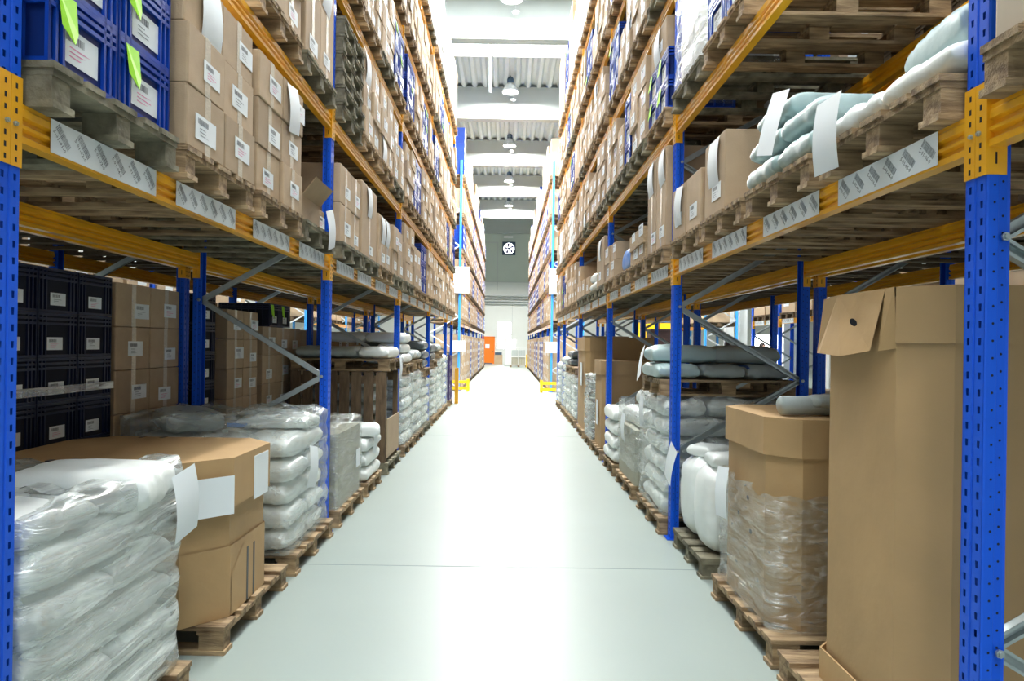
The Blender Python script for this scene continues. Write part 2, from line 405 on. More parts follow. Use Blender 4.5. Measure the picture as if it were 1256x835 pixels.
def wrap(name, s, y0, y1, u0, u1, z0, z1, lay, label_, group=None, m='film', amp=.02, seed=0, topdrop=0., open_top=True, rad=.07, flare=.0, cat='film wrap', sheets=()):
    """stretch film around a load, following the bulges of its layers"""
    b = MB(); off = Vector((seed*13.1, seed*7.7, 3.)); nz, per = 56, []
    W, D = y1-y0, u1-u0
    z0 = max(z0, .147) if z0 < .16 else z0
    cs = [(u0+rad, y0+rad, PI, 1.5*PI), (u1-rad, y0+rad, 1.5*PI, 2*PI), (u1-rad, y1-rad, 0, .5*PI), (u0+rad, y1-rad, .5*PI, PI)]
    pts = []
    for q, (cu, cy, a0, a1) in enumerate(cs):
        for i in range(7):
            t = a0 + (a1-a0)*i/6; pts.append((cu + rad*math.cos(t), cy + rad*math.sin(t), math.cos(t), math.sin(t)))
        nx = cs[(q+1) % 4]; t1 = nx[2]; p1 = (nx[0]+rad*math.cos(t1), nx[1]+rad*math.sin(t1)); p0 = pts[-1]
        n = 22
        for i in range(1, n): pts.append((p0[0]+(p1[0]-p0[0])*i/n, p0[1]+(p1[1]-p0[1])*i/n, math.cos(t1), math.sin(t1)))
    k = len(pts)
    for r in range(nz+1):
        fz = r/nz; z = z0 + (z1-z0)*fz
        for (u, y, nu_, ny) in pts:
            bul = (abs(math.sin(PI*(z-z0)/lay))**.6)*.016 if lay else 0
            w = noise.noise(Vector((u*4+y*5, y*3-u*2, z*9+y*3))+off)*amp + noise.noise(Vector((u*14, y*14+z*10, z*22))+off)*amp*.45
            dz = 0
            if fz > .82:
                e = (fz-.82)/.18
                w += e*noise.noise(Vector((u*7, y*7, 1))+off)*.05 - flare*e
                dz = topdrop*e*(.5+.5*noise.noise(Vector((u*3, y*3, 7))+off)) + e*noise.noise(Vector((u*9, y*9, 5))+off)*.045
            o_ = bul + w + .012
            o_ = max(o_, .006)
            P = place(s, u + nu_*o_, y + ny*o_, z + dz)
            b.v.append(P)
    for r in range(nz):
        for i in range(k):
            j = (i+1) % k; b.f.append((r*k+i, r*k+j, (r+1)*k+j, (r+1)*k+i)); b.m.append(0)
    if not open_top:                                   # loosely gathered top sheet
        n0 = len(b.v); ring = [b.v[nz*k+i] for i in range(k)]
        c = Vector(place(s, (u0+u1)/2, (y0+y1)/2, z1-.01)); prev = nz*k; rings = 12
        for q in range(1, rings+1):
            e = q/rings; base = len(b.v)
            for i in range(k):
                p = Vector(ring[i]).lerp(c, e*.97)
                p.z = ring[i][2]*(1-e) + c.z*e + noise.noise(Vector((p.x*7, p.y*7, q*.2))+off)*.05*(1 if e < .95 else .2) + topdrop*(1-(1-e)**2)*.6
                b.v.append(tuple(p))
            for i in range(k):
                j = (i+1) % k; b.f.append((prev+i, prev+j, base+j, base+i)); b.m.append(0)
            prev = base
    o = b.build(name, [m], smooth=True)
    tag(o, label_, cat, group)
    return o
def sheet(parent, loc, rz=0., tilt=0., w=.21, h=.297, name='paper_label', lines=True, lean=0.):
    b = MB(); n = 8
    for i in range(n+1):
        for j in range(3):
            y = -w/2 + w*j/2; z = -h*i/n
            b.v.append((-.03*math.sin(i/n*PI)*.5 - lean*(i/n)**1.5, y, z))
    for i in range(n):
        for j in range(2): b.f.append((i*3+j, i*3+j+1, (i+1)*3+j+1, (i+1)*3+j)); b.m.append(0)
    me = b.mesh('hanging_sheet', ['paper'], True)
    o = put(name, me, loc, rot=(tilt, 0, rz)); o.parent = parent
    return o
def papers(parent, s, u, y, z, tilt=0., **k):   # a sheet hanging at world rack position under a parent that sits at the origin
    return sheet(parent, place(s, u, y, z), RZ(s), tilt, **k)

# ------------------------------------------------------------------ rack parts
def upright_mesh(h, mats, fine=True):
    b = MB(); hw = .045
    if fine:
        ys = [-hw, -.031, -.019, -.006, -.003, .003, .006, .019, .031, hw]
        cols = {1: 0, 7: .0}
        P = .05; n = int(h/P)
        for c in range(len(ys)-1):
            y0, y1 = ys[c], ys[c+1]
            g0 = .004 if abs(y0) <= .0031 else 0; g1 = .004 if abs(y1) <= .0031 else 0
            if c in cols:
                off = .0 if c == 1 else .0
                for i in range(n):
                    z = i*P
                    b.poly([(0, y0, z+.017), (0, y1, z+.017), (0, y1, z), (0, y0, z)], 0)
                    b.poly([(0, y0, z+P), (0, y1, z+P), (0, y1, z+.038), (0, y0, z+.038)], 0)
                    # keyhole sides narrow towards the bottom
                    b.poly([(0, y0, z+.038), (0, y0+.0001, z+.038), (0, y0+.0012, z+.017), (0, y0, z+.017)], 0)
                    b.poly([(0, y1-.0001, z+.038), (0, y1, z+.038), (0, y1, z+.017), (0, y1-.0012, z+.017)], 0)
                b.poly([(.012, y0-.002, h), (.012, y1+.002, h), (.012, y1+.002, 0), (.012, y0-.002, 0)], 1)
            else:
                b.poly([(g0, y0, h), (g1, y1, h), (g1, y1, 0), (g0, y0, 0)], 0)
    else:
        b.poly([(0, -hw, h), (0, hw, h), (0, hw, 0), (0, -hw, 0)], 0)
    # side webs: flat, a shallow step, then the rear flange
    for sg in (-1, 1):
        prof = [(0, hw), (.006, hw+.002), (.034, hw+.002), (.040, hw-.006), (.064, hw-.006), (.070, hw-.002), (.072, hw-.010), (.070, hw-.016), (.062, hw-.012), (.0, hw-.004)]
        pts = [(x, sg*y) for x, y in prof]
        if sg < 0: pts = pts[::-1]
        b.prism(pts, 0, h)
        if fine:
            for i in range(int(h/.05)):
                for x, yy in ((.022, hw+.0026), (.052, hw-.0054)):
                    z = i*.05+.03 + (.0 if x < .03 else .012); r = .0038
                    b.poly([(x+r*math.cos(a*PI/4), sg*yy, z+r*math.sin(a*PI/4)) for a in range(8)], 1)
    return b.mesh('upright_profile', mats)
HF = 7.55
UPR = upright_mesh(HF, ['blue', 'slot'])
UPR_S = upright_mesh(HF, ['blue', 'slot'], False)
UPR_L = upright_mesh(7.8, ['lblue', 'slot'], False)
def channel(p0, p1, m):
    """C channel between two points of the x,z plane"""
    b = MB(); p0, p1 = Vector((p0[0], 0, p0[1])), Vector((p1[0], 0, p1[1])); d = (p1-p0); L = d.length; d.normalize()
    n = Vector((-d.z, 0, d.x)); T = Matrix(((d.x, 0, n.x, p0.x), (0, 1, 0, 0), (d.z, 0, n.z, p0.z), (0, 0, 0, 1)))
    w = .021
    b.box(-.01, L+.01, .012, .015, -w, w, 0, T); b.box(-.01, L+.01, -.015, .015, -w, -w+.003, 0, T); b.box(-.01, L+.01, -.015, .015, w-.003, w, 0, T)
    b.box(-.01, L+.01, -.015, -.0125, -w, -w+.010, 0, T); b.box(-.01, L+.01, -.015, -.0125, w-.010, w, 0, T)
    return b.mesh('brace_channel', [m])
BR = {}
def brace(x0, z0, x1, z1, m='zinc'):
    k = (x0, x1, round(z0-z1, 3), m)
    if k not in BR: BR[k] = channel((x0, 0), (x1, z1-z0), m)
    return BR[k], z0
PLATE = MB().box(-.03, .095, -.07, .07, 0, .006).mesh('foot_plate', ['blue'])
BOLT = MB().tube((0, -.062, 0), (0, -.044, 0), .008, 8).tube((0, -.056, 0), (0, -.05, 0), .013, 6).mesh('brace_bolt', ['zinc'])
def frame(s, yc, u, label, group, fine, up=None, zf=7.4, m='zinc', cat='rack frame', name='rack_support', bolts=False):
    e = empty(name, label, cat, place(s, u, yc, 0), RZ(s), group)
    me = up or (UPR if fine else UPR_S)
    for x_, a_ in ((0, 0), (DEPTH, PI)): put('foot_plate', PLATE, parent=put('upright', me, (x_, 0, 0), a_, e))
    zfr, zre = (.11, .73) if s < 0 else (.73, .13)
    k = 0; fr, re = [], []
    a, b_ = [], []
    z = .11
    nodes = []          # alternate front / rear
    fz = [zfr + 1.2*i for i in range(7)]; rz_ = [zre + 1.2*i for i in range(7)]
    seq = sorted([(z, 0) for z in fz] + [(z, 1) for z in rz_])
    for (z0, s0), (z1, s1) in zip(seq, seq[1:]):
        if max(z0, z1) > zf: break
        X = {0: .052, 1: DEPTH-.052}
        me_, zz = brace(X[s0], z0, X[s1], z1, m)
        put('brace', me_, (0, 0, zz), parent=e)
        if bolts: put('bolt', BOLT, (X[s0], 0, z0), PI if s < 0 else 0, e)
    return e

def text_arrays(t, size):
    cu = bpy.data.curves.new('t', 'FONT'); cu.body = t; cu.size = size; cu.align_x = 'CENTER'; cu.resolution_u = 1
    o = bpy.data.objects.new('t', cu); COL.objects.link(o)
    dg = bpy.context.evaluated_depsgraph_get(); me = bpy.data.meshes.new_from_object(o.evaluated_get(dg))
    V = [tuple(v.co) for v in me.vertices]; Fs = [tuple(p.vertices) for p in me.polygons]
    bpy.data.objects.remove(o); bpy.data.curves.remove(cu); bpy.data.meshes.remove(me); return V, Fs
BLEN = 3.6 - .006
RIBS = [(.003, 0), (.003, .020), (.017, .027), (.017, .038), (.003, .045), (.003, .055), (.017, .062), (.017, .073), (.003, .080), (.003, .102), (.0085, .108), (.0085, .12), (.0465, .12), (.0465, .108), (.052, .102), (.052, .080), (.038, .073), (.038, .062), (.052, .055), (.052, .045), (.038, .038), (.038, .027), (.052, .020), (.052, 0)]
def beam_mesh(L, m='orange'): return MB().extr_y(RIBS, -L/2, L/2).mesh('beam_profile', [m])
BEAM = beam_mesh(BLEN); BEAM_S = beam_mesh(1.68)
def connector_mesh(sg, slots=True):
    """hook plate on the upright face plus the side flange welded to the beam end; sg: which end"""
    b = MB(); yb = 0; w = .043
    y0, y1 = (0, w) if sg > 0 else (-w, 0)
    b.box(-.0045, -.0008, y0, y1, -.08, .19)
    b.box(-.0045, .056, -.004 if sg > 0 else 0, 0 if sg > 0 else .004, -.08, .19)
    if slots:
        for z in (-.06, -.025, .01, .085, .12, .16):
            c = w*.5*sg; b.box(-.0052, -.004, c-.004, c+.004, z-.008, z+.008, 1)
        yy = -.0048 if sg > 0 else .0042
        b.box(.022, .027, min(yy, yy+.0006), max(yy, yy+.0006), -.05, -.015, 1)
    return b.mesh('connector_plate', ['orange', 'slot', 'zinc'])
CBOLT = MB().tube((0, 0, 0), (-.006, 0, 0), .008, 8).tube((-.006, 0, 0), (-.009, 0, 0), .005, 8).mesh('connector_bolt', ['zinc'])
CONN = {1: connector_mesh(1), -1: connector_mesh(-1)}
def strip_mesh(code, text=True, w=.66):
    b = MB().box(-.0012, .0, -w/2, w/2, .008, .116)
    rr = random.Random(5); n = 6
    for i in range(n):
        yc = w/2 - w*(i+.5)/n; zc = .066
        T = Matrix.Translation((0, yc, zc)) @ Matrix.Rotation(math.radians(45), 4, 'X')
        y = .042
        while y > -.042:
            t = rr.choice((.0012, .002, .0034)); P = [(-.0018, y, -.004), (-.0018, y-t, -.004), (-.0018, y-t, .022), (-.0018, y, .022)]
            b.poly([T @ Vector(p) for p in P], 1); y -= t + rr.choice((.0012, .002))
        if text:
            V, Fs = TXT[i % len(TXT)]
            b.arrays([(-.0018, -x, zz-.024) for x, zz, _ in V], Fs, [2]*len(Fs), T)
    return b.mesh('barcode_strip', ['paper', 'inkgrey', 'ink'])
TXT = [text_arrays('5-01-0%d-0' % i, .021) for i in range(1, 7)]
STRIP = strip_mesh(''); STRIP_FAR = strip_mesh('', False)
def beam(s, y, u, z, label, group, short=False, strips=0, conn=True, L=None):
    e = empty('rack_beam', label, 'rack beam', place(s, u, y, z), RZ(s), group)
    Lh = .84 if short else BLEN/2
    put('beam_tube', BEAM_S if short else BEAM, parent=e)
    if conn:
        for sg in (1, -1):
            cn_ = put('connector', CONN[sg], (0, sg*(Lh+.004*(1)), 0), parent=e)
            if strips == 2: put('bolt', CBOLT, (-.0045, sg*.027, .046), parent=cn_)
    if strips:
        offs = [(.14+.79)/2, (.97+1.63)/2, (1.88+2.56)/2, (2.77+3.43)/2] if not short else [.45, 1.2]
        for o_ in offs:
            yy = (-Lh + o_)*s
            put('barcode_strip', STRIP if strips == 2 else STRIP_FAR, (.001, yy, 0), parent=e)
    return e

# ------------------------------------------------------------------ racks: frames and beams
NB = ['first', 'second', 'third', 'fourth', 'last short']
for s in (-1, 1):
    sn = SIDE[s]
    for k, y in enumerate(UP):
        frame(s, y, 0, '%s front rack frame, %s blue upright pair counted from the camera' % (sn, ORD[k]), 'front rack frames', True, bolts=k < 3)
        frame(s, y, 1.20, 'rear rack frame behind the %s front row, %s blue pair from the camera' % (sn, ORD[k]), 'rear rack frames', k < 3)
    for k in range(5):
        y = (UP[k]+UP[k+1])/2; short = k == 4
        for l, z in enumerate(LV):
            beam(s, y, 0, z, 'orange front beam of the %s rack, %s bay, beam level %s%s' % (sn, NB[k], ORD[l], ' with barcode strips' if l == 0 else ''),
                 'orange aisle beams', short, (2 if k < 2 else 1) if l == 0 else 0)
            if l < 2: beam(s, y, DEPTH, z, 'orange back beam of the %s rack, %s bay, beam level %s' % (sn, NB[k], ORD[l]), 'orange back beams', short).rotation_euler.z += PI
        for l in (0, 1):
            beam(s, y, 1.20, LV[l], 'orange beam of the rear row behind the %s rack, %s bay, level %s' % (sn, NB[k], ORD[l]), 'orange rear row beams', short)
            beam(s, y, 1.20+DEPTH, LV[l], 'orange far beam of the rear row, %s side, %s bay, level %s' % (sn, NB[k], ORD[l]), 'orange rear row beams', short, conn=False).rotation_euler.z += PI
    # bay beside and behind the camera
    y = UP[0] - 1.845
    for l in (0, 1, 2):
        beam(s, y, 0, LV[l], 'orange beam end of the bay beside the camera, %s rack, level %s' % (sn, ORD[l]), 'orange aisle beams', False, 2 if l == 0 else 0)
    # second block beyond the cross aisle
    for k, y in enumerate(UP2):
        frame(s, y, .1, 'front frame of the far %s rack block, %s pair beyond the cross aisle' % (sn, ORD[k]), 'far rack frames', False, up=UPR_L if k == 0 else None, m='white' if k == 0 else 'zinc', zf=7.3)
    for k in range(len(UP2)-1):
        yc = (UP2[k]+UP2[k+1])/2; Lb = UP2[k+1]-UP2[k]-.1
        for l, z in enumerate(LV):
            o = put('rack_beam', BEAM, place(s, .1, yc, z), RZ(s), scale=(1, Lb/BLEN, 1))
            tag(o, 'orange beam of the far %s rack block, %s bay beyond the cross aisle, level %s' % (sn, ORD[k], ORD[l]), 'rack beam', 'orange far beams')
    # the rack across the neighbouring aisle
    for k in range(1 if s > 0 else 0, 6):
        frame(s, UP[k], 5.3, 'blue frame of the rack across the next %s aisle, %s pair' % (sn, ORD[k]), 'next aisle rack frames', False)
    for k in range(1 if s > 0 else 0, 5):
        beam(s, (UP[k]+UP[k+1])/2, 5.3, LV[0], 'orange beam with strips, rack across the next %s aisle, %s bay, lower' % (sn, NB[k]), 'next aisle beams', k == 4, 1)
        beam(s, (UP[k]+UP[k+1])/2, 5.3, LV[1], 'orange beam, rack across the next %s aisle, %s bay, upper' % (sn, NB[k]), 'next aisle beams', k == 4)
    for k in range(5):
        frame(s, UP2[k], 5.3, 'light blue frame of the far rack in the next %s aisle, %s pair' % (sn, ORD[k]), 'next aisle far frames', False, up=UPR_L, m='white')
        if k < 4:
            for l in (0, 1):
                o = put('rack_beam', BEAM, place(s, 5.3, (UP2[k]+UP2[k+1])/2, LV[l]), RZ(s), scale=(1, (UP2[k+1]-UP2[k]-.1)/BLEN, 1))
                tag(o, 'orange beam of the far rack in the next %s aisle, %s bay, level %s' % (sn, ORD[k], ORD[l]), 'rack beam', 'next aisle beams')

# end boards, guards
for s in (-1, 1):
    sn = SIDE[s]
    y = 23.0
    b = MB().box(-.22 if s < 0 else .0, .42, -.012, 0, 3.30, 4.19); o = b.build('sign_board', ['white'], loc=place(s, .02, y, 0), rz=RZ(s))
    tag(o, 'large blank white board high on the far %s light blue rack frame' % sn, 'sign board')
    o = MB().box(-.08, .42, -.012, 0, 1.33, 1.70).build('sign_board', ['white'], loc=place(s, 0, y, 0), rz=RZ(s))
    tag(o, 'small blank white board low on the far %s light blue rack frame' % sn, 'sign board')
    e = empty('rack_guard', 'yellow steel guard at the foot of the far %s light blue rack frame' % sn, 'guard', place(s, -.25, 22.75, 0), RZ(s), 'yellow rack guards')
    MB().box(0, .09, -.05, .05, 0, .42).build('post', ['yellow'], e); MB().box(1.3, 1.39, -.05, .05, 0, .42).build('post', ['yellow'], e)
    MB().box(-.01, 1.4, -.07, -.05, .06, .16).build('rail', ['yellow'], e); MB().box(-.01, 1.4, -.07, -.05, .27, .37).build('rail', ['yellow'], e)

# ------------------------------------------------------------------ hall
X0, X1, Y0, Y1, ZC = -17., 26., -10., 55., 11.72
b = MB()
b.box(X0-.3, X1+.3, Y0, Y1, -.3, 0)
structure(b.build('floor', ['floor']))
jb = MB()
for y in (-2.1, 4.9, 11.9, 18.9, 25.9): jb.box(X0, X1, y-.006, y+.006, 0, .0008)
structure(jb.build('floor_joint', ['joint']))
structure(MB().box(X0-.3, X0, Y0, Y1, 0, 13).build('wall_left', ['whitewall']))
structure(MB().box(X1, X1+.3, Y0, Y1, 0, 13).build('wall_right', ['whitewall']))
# far wall with openings for the window and the gate (door stands in front of it)
w = MB()
def rects(w, x0, x1, z0, z1, m): w.box(x0, x1, Y1, Y1+.25, z0, z1, m)
rects(w, X0, -.85, 0, 6.6, 0); rects(w, .42, 19.7, 0, 6.6, 0); rects(w, 22.3, X1, 0, 6.6, 0); rects(w, 19.7, 22.3, 4.9, 6.6, 0)
rects(w, -.85, .42, 0, 1.15, 0); rects(w, -.85, .42, 3.45, 6.6, 0); rects(w, X0, X1, 6.6, 13, 1)
structure(w.build('wall_far', ['whitewall', 'greenwall']))
structure(MB().box(-.85, -.80, Y1-.03, Y1, 5.9, 9.8).box(-9, -.80, Y1-.03, Y1, 9.75, 9.82).box(.4, .43, Y1-.015, Y1, 0, 5).box(-9, 9, Y1-.02, Y1, 6.58, 6.62).build('trim_1', ['grey']))
win = MB().box(-.85, -.76, Y1-.02, Y1+.1, 1.15, 3.45).box(.33, .42, Y1-.02, Y1+.1, 1.15, 3.45).box(-.76, .33, Y1-.02, Y1+.1, 1.15, 1.25).box(-.76, .33, Y1-.02, Y1+.1, 3.35, 3.45).box(-.76, .33, Y1-.02, Y1+.08, 2.32, 2.42).build('window_1', ['white'])
structure(win); MB().box(-.76, .33, Y1+.10, Y1+.12, 1.25, 3.35).build('window_pane', ['winlit'], win)
g = MB().box(19.7, 22.3, Y1+.02, Y1+.08, 2.65, 4.9)
for z in (3.2, 3.76, 4.33): g.box(19.7, 22.3, Y1+.0, Y1+.02, z-.01, z+.01)
g = structure(g.build('door_2', ['whitewall'])); MB().box(19.7, 22.3, Y1+.3, Y1+.32, 0, 2.65).build('daylight_opening', ['winlit'], g)
d = structure(MB().box(-2.02, -1.04, Y1-.05, Y1, 0, 2.12).build('door_1', ['doororange']))
MB().box(-1.72, -1.38, Y1-.06, Y1-.05, 1.25, 1.58).build('paper_notice', ['paper'], d)
MB().box(-1.12, -1.07, Y1-.11, Y1-.05, 1.0, 1.04).build('door_handle', ['dark'], d)
structure(MB().box(-2.10, -2.02, Y1-.07, Y1, 0, 2.2).box(-1.04, -.96, Y1-.07, Y1, 0, 2.2).box(-2.1, -.96, Y1-.07, Y1, 2.12, 2.2).build('trim_2', ['doororange']))
# the wall behind the camera, with a made-up open gate added to let fill light in
w = MB()
w.box(X0, -7, Y0-.3, Y0, 0, 13).box(8, X1, Y0-.3, Y0, 0, 13).box(-7, 8, Y0-.3, Y0, 6.5, 13)
structure(w.build('wall_near', ['whitewall']))
# ceiling: corrugated deck between deep concrete beams, skylight openings
def deck_mesh(y0, y1, x0, x1):
    b = MB(); p = .42; x = x0; prof = []
    while x < x1:
        prof += [(x, ZC), (x+.12, ZC), (x+.19, ZC+.16), (x+.33, ZC+.16)]; x += p
    n = len(b.v)
    for (x, z) in prof: b.v += [(x, y0, z), (x, y1, z)]
    for i in range(len(prof)-1): b.f.append((2*i, 2*i+1, 2*i+3, 2*i+2)); b.m.append(0)
    return b
BY = [-8.3, -1.25, 5.8, 12.85, 19.9, 26.95, 34.0, 41.05, 48.1, 54.7]
cd = MB(); sk = []
for i in range(len(BY)-1):
    a, c = BY[i]+.3, BY[i+1]
    if i == 3: parts = [(a, c-4.9, 1), (c-4.9, c, 0)]
    if BY[i] < 19: sy = (a+.6, c-1.0)  # unseen skylights over the near bays, added to brighten the aisle
    elif i == 4: sy = (a+.5, 24.05)
    else: sy = None
    if sy:
        for (p, q) in ((a, sy[0]), (sy[1], c)): cd.arrays(*[deck_mesh(p, q, X0, X1).__dict__[k] for k in ('v', 'f', 'm')])
        for (p, q) in ((X0, -4.5), (4.5 if len(sk) < 3 else 9., X1)): cd.arrays(*[deck_mesh(sy[0], sy[1], p, q).__dict__[k] for k in ('v', 'f', 'm')])
        sk.append(sy)
    else: cd.arrays(*[deck_mesh(a, c, X0, X1).__dict__[k] for k in ('v', 'f', 'm')])
cd.box(X0, X1, Y0, BY[0]+.3, ZC, ZC+.1).box(X0-.3, X1+.3, BY[-1], Y1+.3, ZC, ZC+.1)
cd.box(X0-.3, X1+.3, Y0, Y1+.3, 12.6, 12.7)
structure(cd.build('ceiling', ['deck']))
for i, sy in enumerate(sk):
    xa, xb = -4.5, (4.5 if i < 3 else 9.)
    fr = MB().box(xa, xa+.1, sy[0], sy[1], ZC-.02, ZC+.3).box(xb-.1, xb, sy[0], sy[1], ZC-.02, ZC+.3).box(xa, xb, sy[0], sy[0]+.06, ZC-.02, ZC+.3).box(xa, xb, sy[1]-.06, sy[1], ZC-.02, ZC+.3)
    for x in (-3.4, -.66, 2.2, 5.0, 7.):
        if x < xb: fr.box(x-.04, x+.04, sy[0], sy[1], ZC-.02, ZC+.1)
    fr = structure(fr.build('window_%d' % (i+2), ['white']))
    MB().box(xa+.1, xb-.1, sy[0]+.06, sy[1]-.06, ZC+.2, ZC+.24).build('skylight_pane', ['sky' if i < 3 else 'sky2'], fr)
for i, y in enumerate(BY):
    structure(MB().box(X0, X1, y, y+.3, 10.62, ZC+.02).box(X0, X1, y-.04, y+.34, 10.48, 10.62).build('trim_%d' % (i+3), ['concrete']))

def lathe_obj(prof, k, mats, name, parent): return MB().lathe(prof, k).build(name, mats, parent, True)
lamp0 = None
for i, y in enumerate([-2.2, 4.9, 11.9, 18.9, 25.9, 32.9, 40.1, 47.2]):
    e = empty('pendant_lamp', ORD[i].capitalize()+' bell-shaped high bay lamp along the aisle ceiling, counted from the camera', 'ceiling lamp', (0, y, 11.15), 0, 'high bay lamps')
    shd = lathe_obj([(.31, 0), (.30, .06), (.22, .22), (.13, .34), (.12, .34), (.21, .2), (.29, .05), (.31, 0)], 28, ['lampshade'], 'lamp_shade', e)
    MB().lathe([(0, .30), (.115, .30), (.13, .36), (.13, .50), (.09, .57), (0, .57)], 20).build('ballast_housing', ['dark'], e, True)
    MB().lathe([(0, .02), (.25, .03), (.26, .06), (0, .07)], 24).build('lamp_bulb', ['bulb'], shd, True)
    MB().tube((0, 0, .56), (0, 0, .64 if y > 26 or 1 else .6), .012, 8).build('hanger', ['dark'], e)
    l = bpy.data.lights.new('lamp_light', 'AREA'); l.shape = 'DISK'; l.size = .5; l.energy = 220 if y < 15 else 900 if y < 30 else 1600; l.color = (1, .98, .93)
    lo = bpy.data.objects.new('lamp_light', l); COL.objects.link(lo); lo.location = (0, y, 11.12)
    if 0 < y: 
        e2 = empty('smoke_detector', ORD[max(0, i-1)].capitalize()+' small round smoke detector hanging beside the aisle lamps, from the camera', 'smoke detector', (.12, y+.65, 11.1), 0, 'round smoke detectors')
        MB().lathe([(0, -.05), (.07, -.04), (.11, 0), (.11, .03), (.05, .06), (0, .06)], 18).build('sensor_head', ['grey'], e2, True)
        MB().tube((0, 0, .05), (0, 0, .62), .01, 6).build('hanger', ['grey'], e2)
for i, y in enumerate([4.9, 11.9, 18.9, 25.9, 32.9, 40.1]):
    for X in (-5.6, 5.6):
        l = bpy.data.lights.new('lamp_light', 'AREA'); l.shape = 'DISK'; l.size = .5; l.energy = 50 if y < 15 else 700; l.color = (1, .98, .93)
        lo = bpy.data.objects.new('lamp_light', l); COL.objects.link(lo); lo.location = (X, y, 11.0)
        e = empty('pendant_lamp', '%s bell-shaped lamp over the next %s aisle' % (ORD[i].capitalize(), 'left' if X < 0 else 'right'), 'ceiling lamp', (X, y, 11.03), 0, 'high bay lamps')
        lathe_obj([(.31, 0), (.30, .06), (.22, .22), (.13, .34), (.12, .34), (.21, .2), (.29, .05), (.31, 0)], 20, ['lampshade'], 'lamp_shade', e)
        MB().lathe([(0, .30), (.115, .30), (.13, .36), (.13, .50), (.09, .57), (.02, .57), (.02, .7), (0, .7)], 16).build('ballast_housing', ['dark'], e, True)
dp = MB().tube((-.66, 22.4, 11.9), (-.66, 22.4, 9.85), .05, 12); tag(dp.build('hanging_pipe', ['white']), 'white vertical pipe dropping from the skylight over the aisle', 'pipe')

# far end furniture
fan = empty('wall_fan', 'dark square wall fan high on the far grey green wall', 'fan', (.07, Y1-.02, 9.3))
MB().box(-.53, .53, -.12, 0, -.53, -.44).box(-.53, .53, -.12, 0, .44, .53).box(-.53, -.44, -.12, 0, -.44, .44).box(.44, .53, -.12, 0, -.44, .44).build('fan_frame', ['dark'], fan)
cn = MB(); 
for q in range(4):
    a = q*PI/2; cn.poly([(.44*math.cos(a+t) if abs(math.cos(a+t)) else 0, -.02, .44*math.sin(a+t)) for t in (0, .2, .4, .6, .8, 1.0, 1.2, 1.4, PI/2)] + [((.45 if math.cos(a+PI/4) > 0 else -.45), -.02, (.45 if math.sin(a+PI/4) > 0 else -.45))])
cn.build('corner_plate', ['dark'], fan)
MB().box(-.44, .44, -.015, -.01, -.44, .44).build('daylight_behind', ['winlit'], fan)
for q in range(5):
    a = 2*PI*q/5+.3
    MB().poly([(.08*math.cos(a), -.07, .08*math.sin(a)), (.42*math.cos(a-.12), -.09, .42*math.sin(a-.12)), (.42*math.cos(a+.42), -.05, .42*math.sin(a+.42)), (.08*math.cos(a+.9), -.06, .08*math.sin(a+.9))]).build('fan_blade', ['purple'], fan)
MB().tube((0, -.1, 0), (0, -.03, 0), .09, 16).build('hub', ['dark'], fan)
for i, z in enumerate((5.48, 5.28, 5.05, 4.85)):
    o = MB().tube((-9, Y1-.12, z), (9, Y1-.12, z), .05, 10).build('wall_pipe', ['grey']); tag(o, '%s horizontal grey pipe on the far wall, counted from the top' % ORD[i], 'pipe', 'pipes on the far wall')
o = MB().box(-.35, .38, Y1-.2, Y1-.02, 10.15, 10.3).build('wall_light', ['white']); tag(o, 'small white light strip under the last ceiling beam', 'wall light')
lk = empty('locker', 'tall pale grey metal locker against the far wall', 'locker', (.12, 50.2, 0))
MB().box(-.28, .62, 0, .5, 0, 2.0).build('body', ['grey'], lk); MB().box(-.25, .59, -.02, 0, .08, 1.95).build('door', ['whitewall'], lk); MB().box(.5, .53, -.05, -.02, .95, 1.1).build('handle', ['dark'], lk)
cg = empty('caged_pallet_box', 'wire cage of clear wrapped goods on a pallet in the far aisle', 'cage pallet', (.85, 47.7, 0))
b = MB()
for x in (-.6, .58):
    for y in (0, .78): b.box(x, x+.03, y, y+.03, .14, 1.35)
for z in (.14, .72, 1.32): b.box(-.6, .61, 0, .02, z, z+.035).box(-.6, .61, .79, .81, z, z+.035).box(-.6, -.58, 0, .81, z, z+.035).box(.59, .61, 0, .81, z, z+.035)
for i in range(11): b.box(-.6+.12*i, -.595+.12*i, .005, .01, .14, 1.33)
b.build('wire_frame', ['white'], cg)
for x in (-.5, .0): MB().box(x, x+.45, .08, .72, .16, .68).build('wrapped_goods', ['greybox'], cg); MB().box(x, x+.45, .08, .72, .75, 1.2).build('wrapped_goods', ['sack_grey'], cg)
b = MB().box(-.62, .62, 0, .8, .11, .14)
for x in (-.62, -.07, .48): b.box(x, x+.14, 0, .8, 0, .11)
b.build('pallet_base', ['wood'], cg)
bx = empty('carton_box', 'small open brown carton beside the locker at the far wall', 'carton', (-.62, 53.6, 0)); MB().box(-.35, .3, 0, .4, 0, .75).build('body', ['card'], bx); MB().box(-.3, .25, .05, .35, .75, .95).build('contents', ['dark'], bx)
o = MB().box(-.05, .05, -.05, .05, 0, .9).build('guard_post', ['yellow'], loc=(1.40, 47.35, 0)); tag(o, 'yellow guard post at the far right rack end', 'guard post')
tr = empty('hand_pallet_truck', 'low dark hand truck parked by the orange door', 'pallet truck', (-1.55, 51.5, 0))
MB().box(-.2, .45, -.1, .1, .08, .16).build('fork', ['dark'], tr); MB().tube((-.2, 0, .12), (-.3, 0, .9), .02, 8).build('handle', ['dark'], tr); MB().tube((-.15, -.1, .08), (-.15, .1, .08), .08, 14).build('wheel', ['slot'], tr)
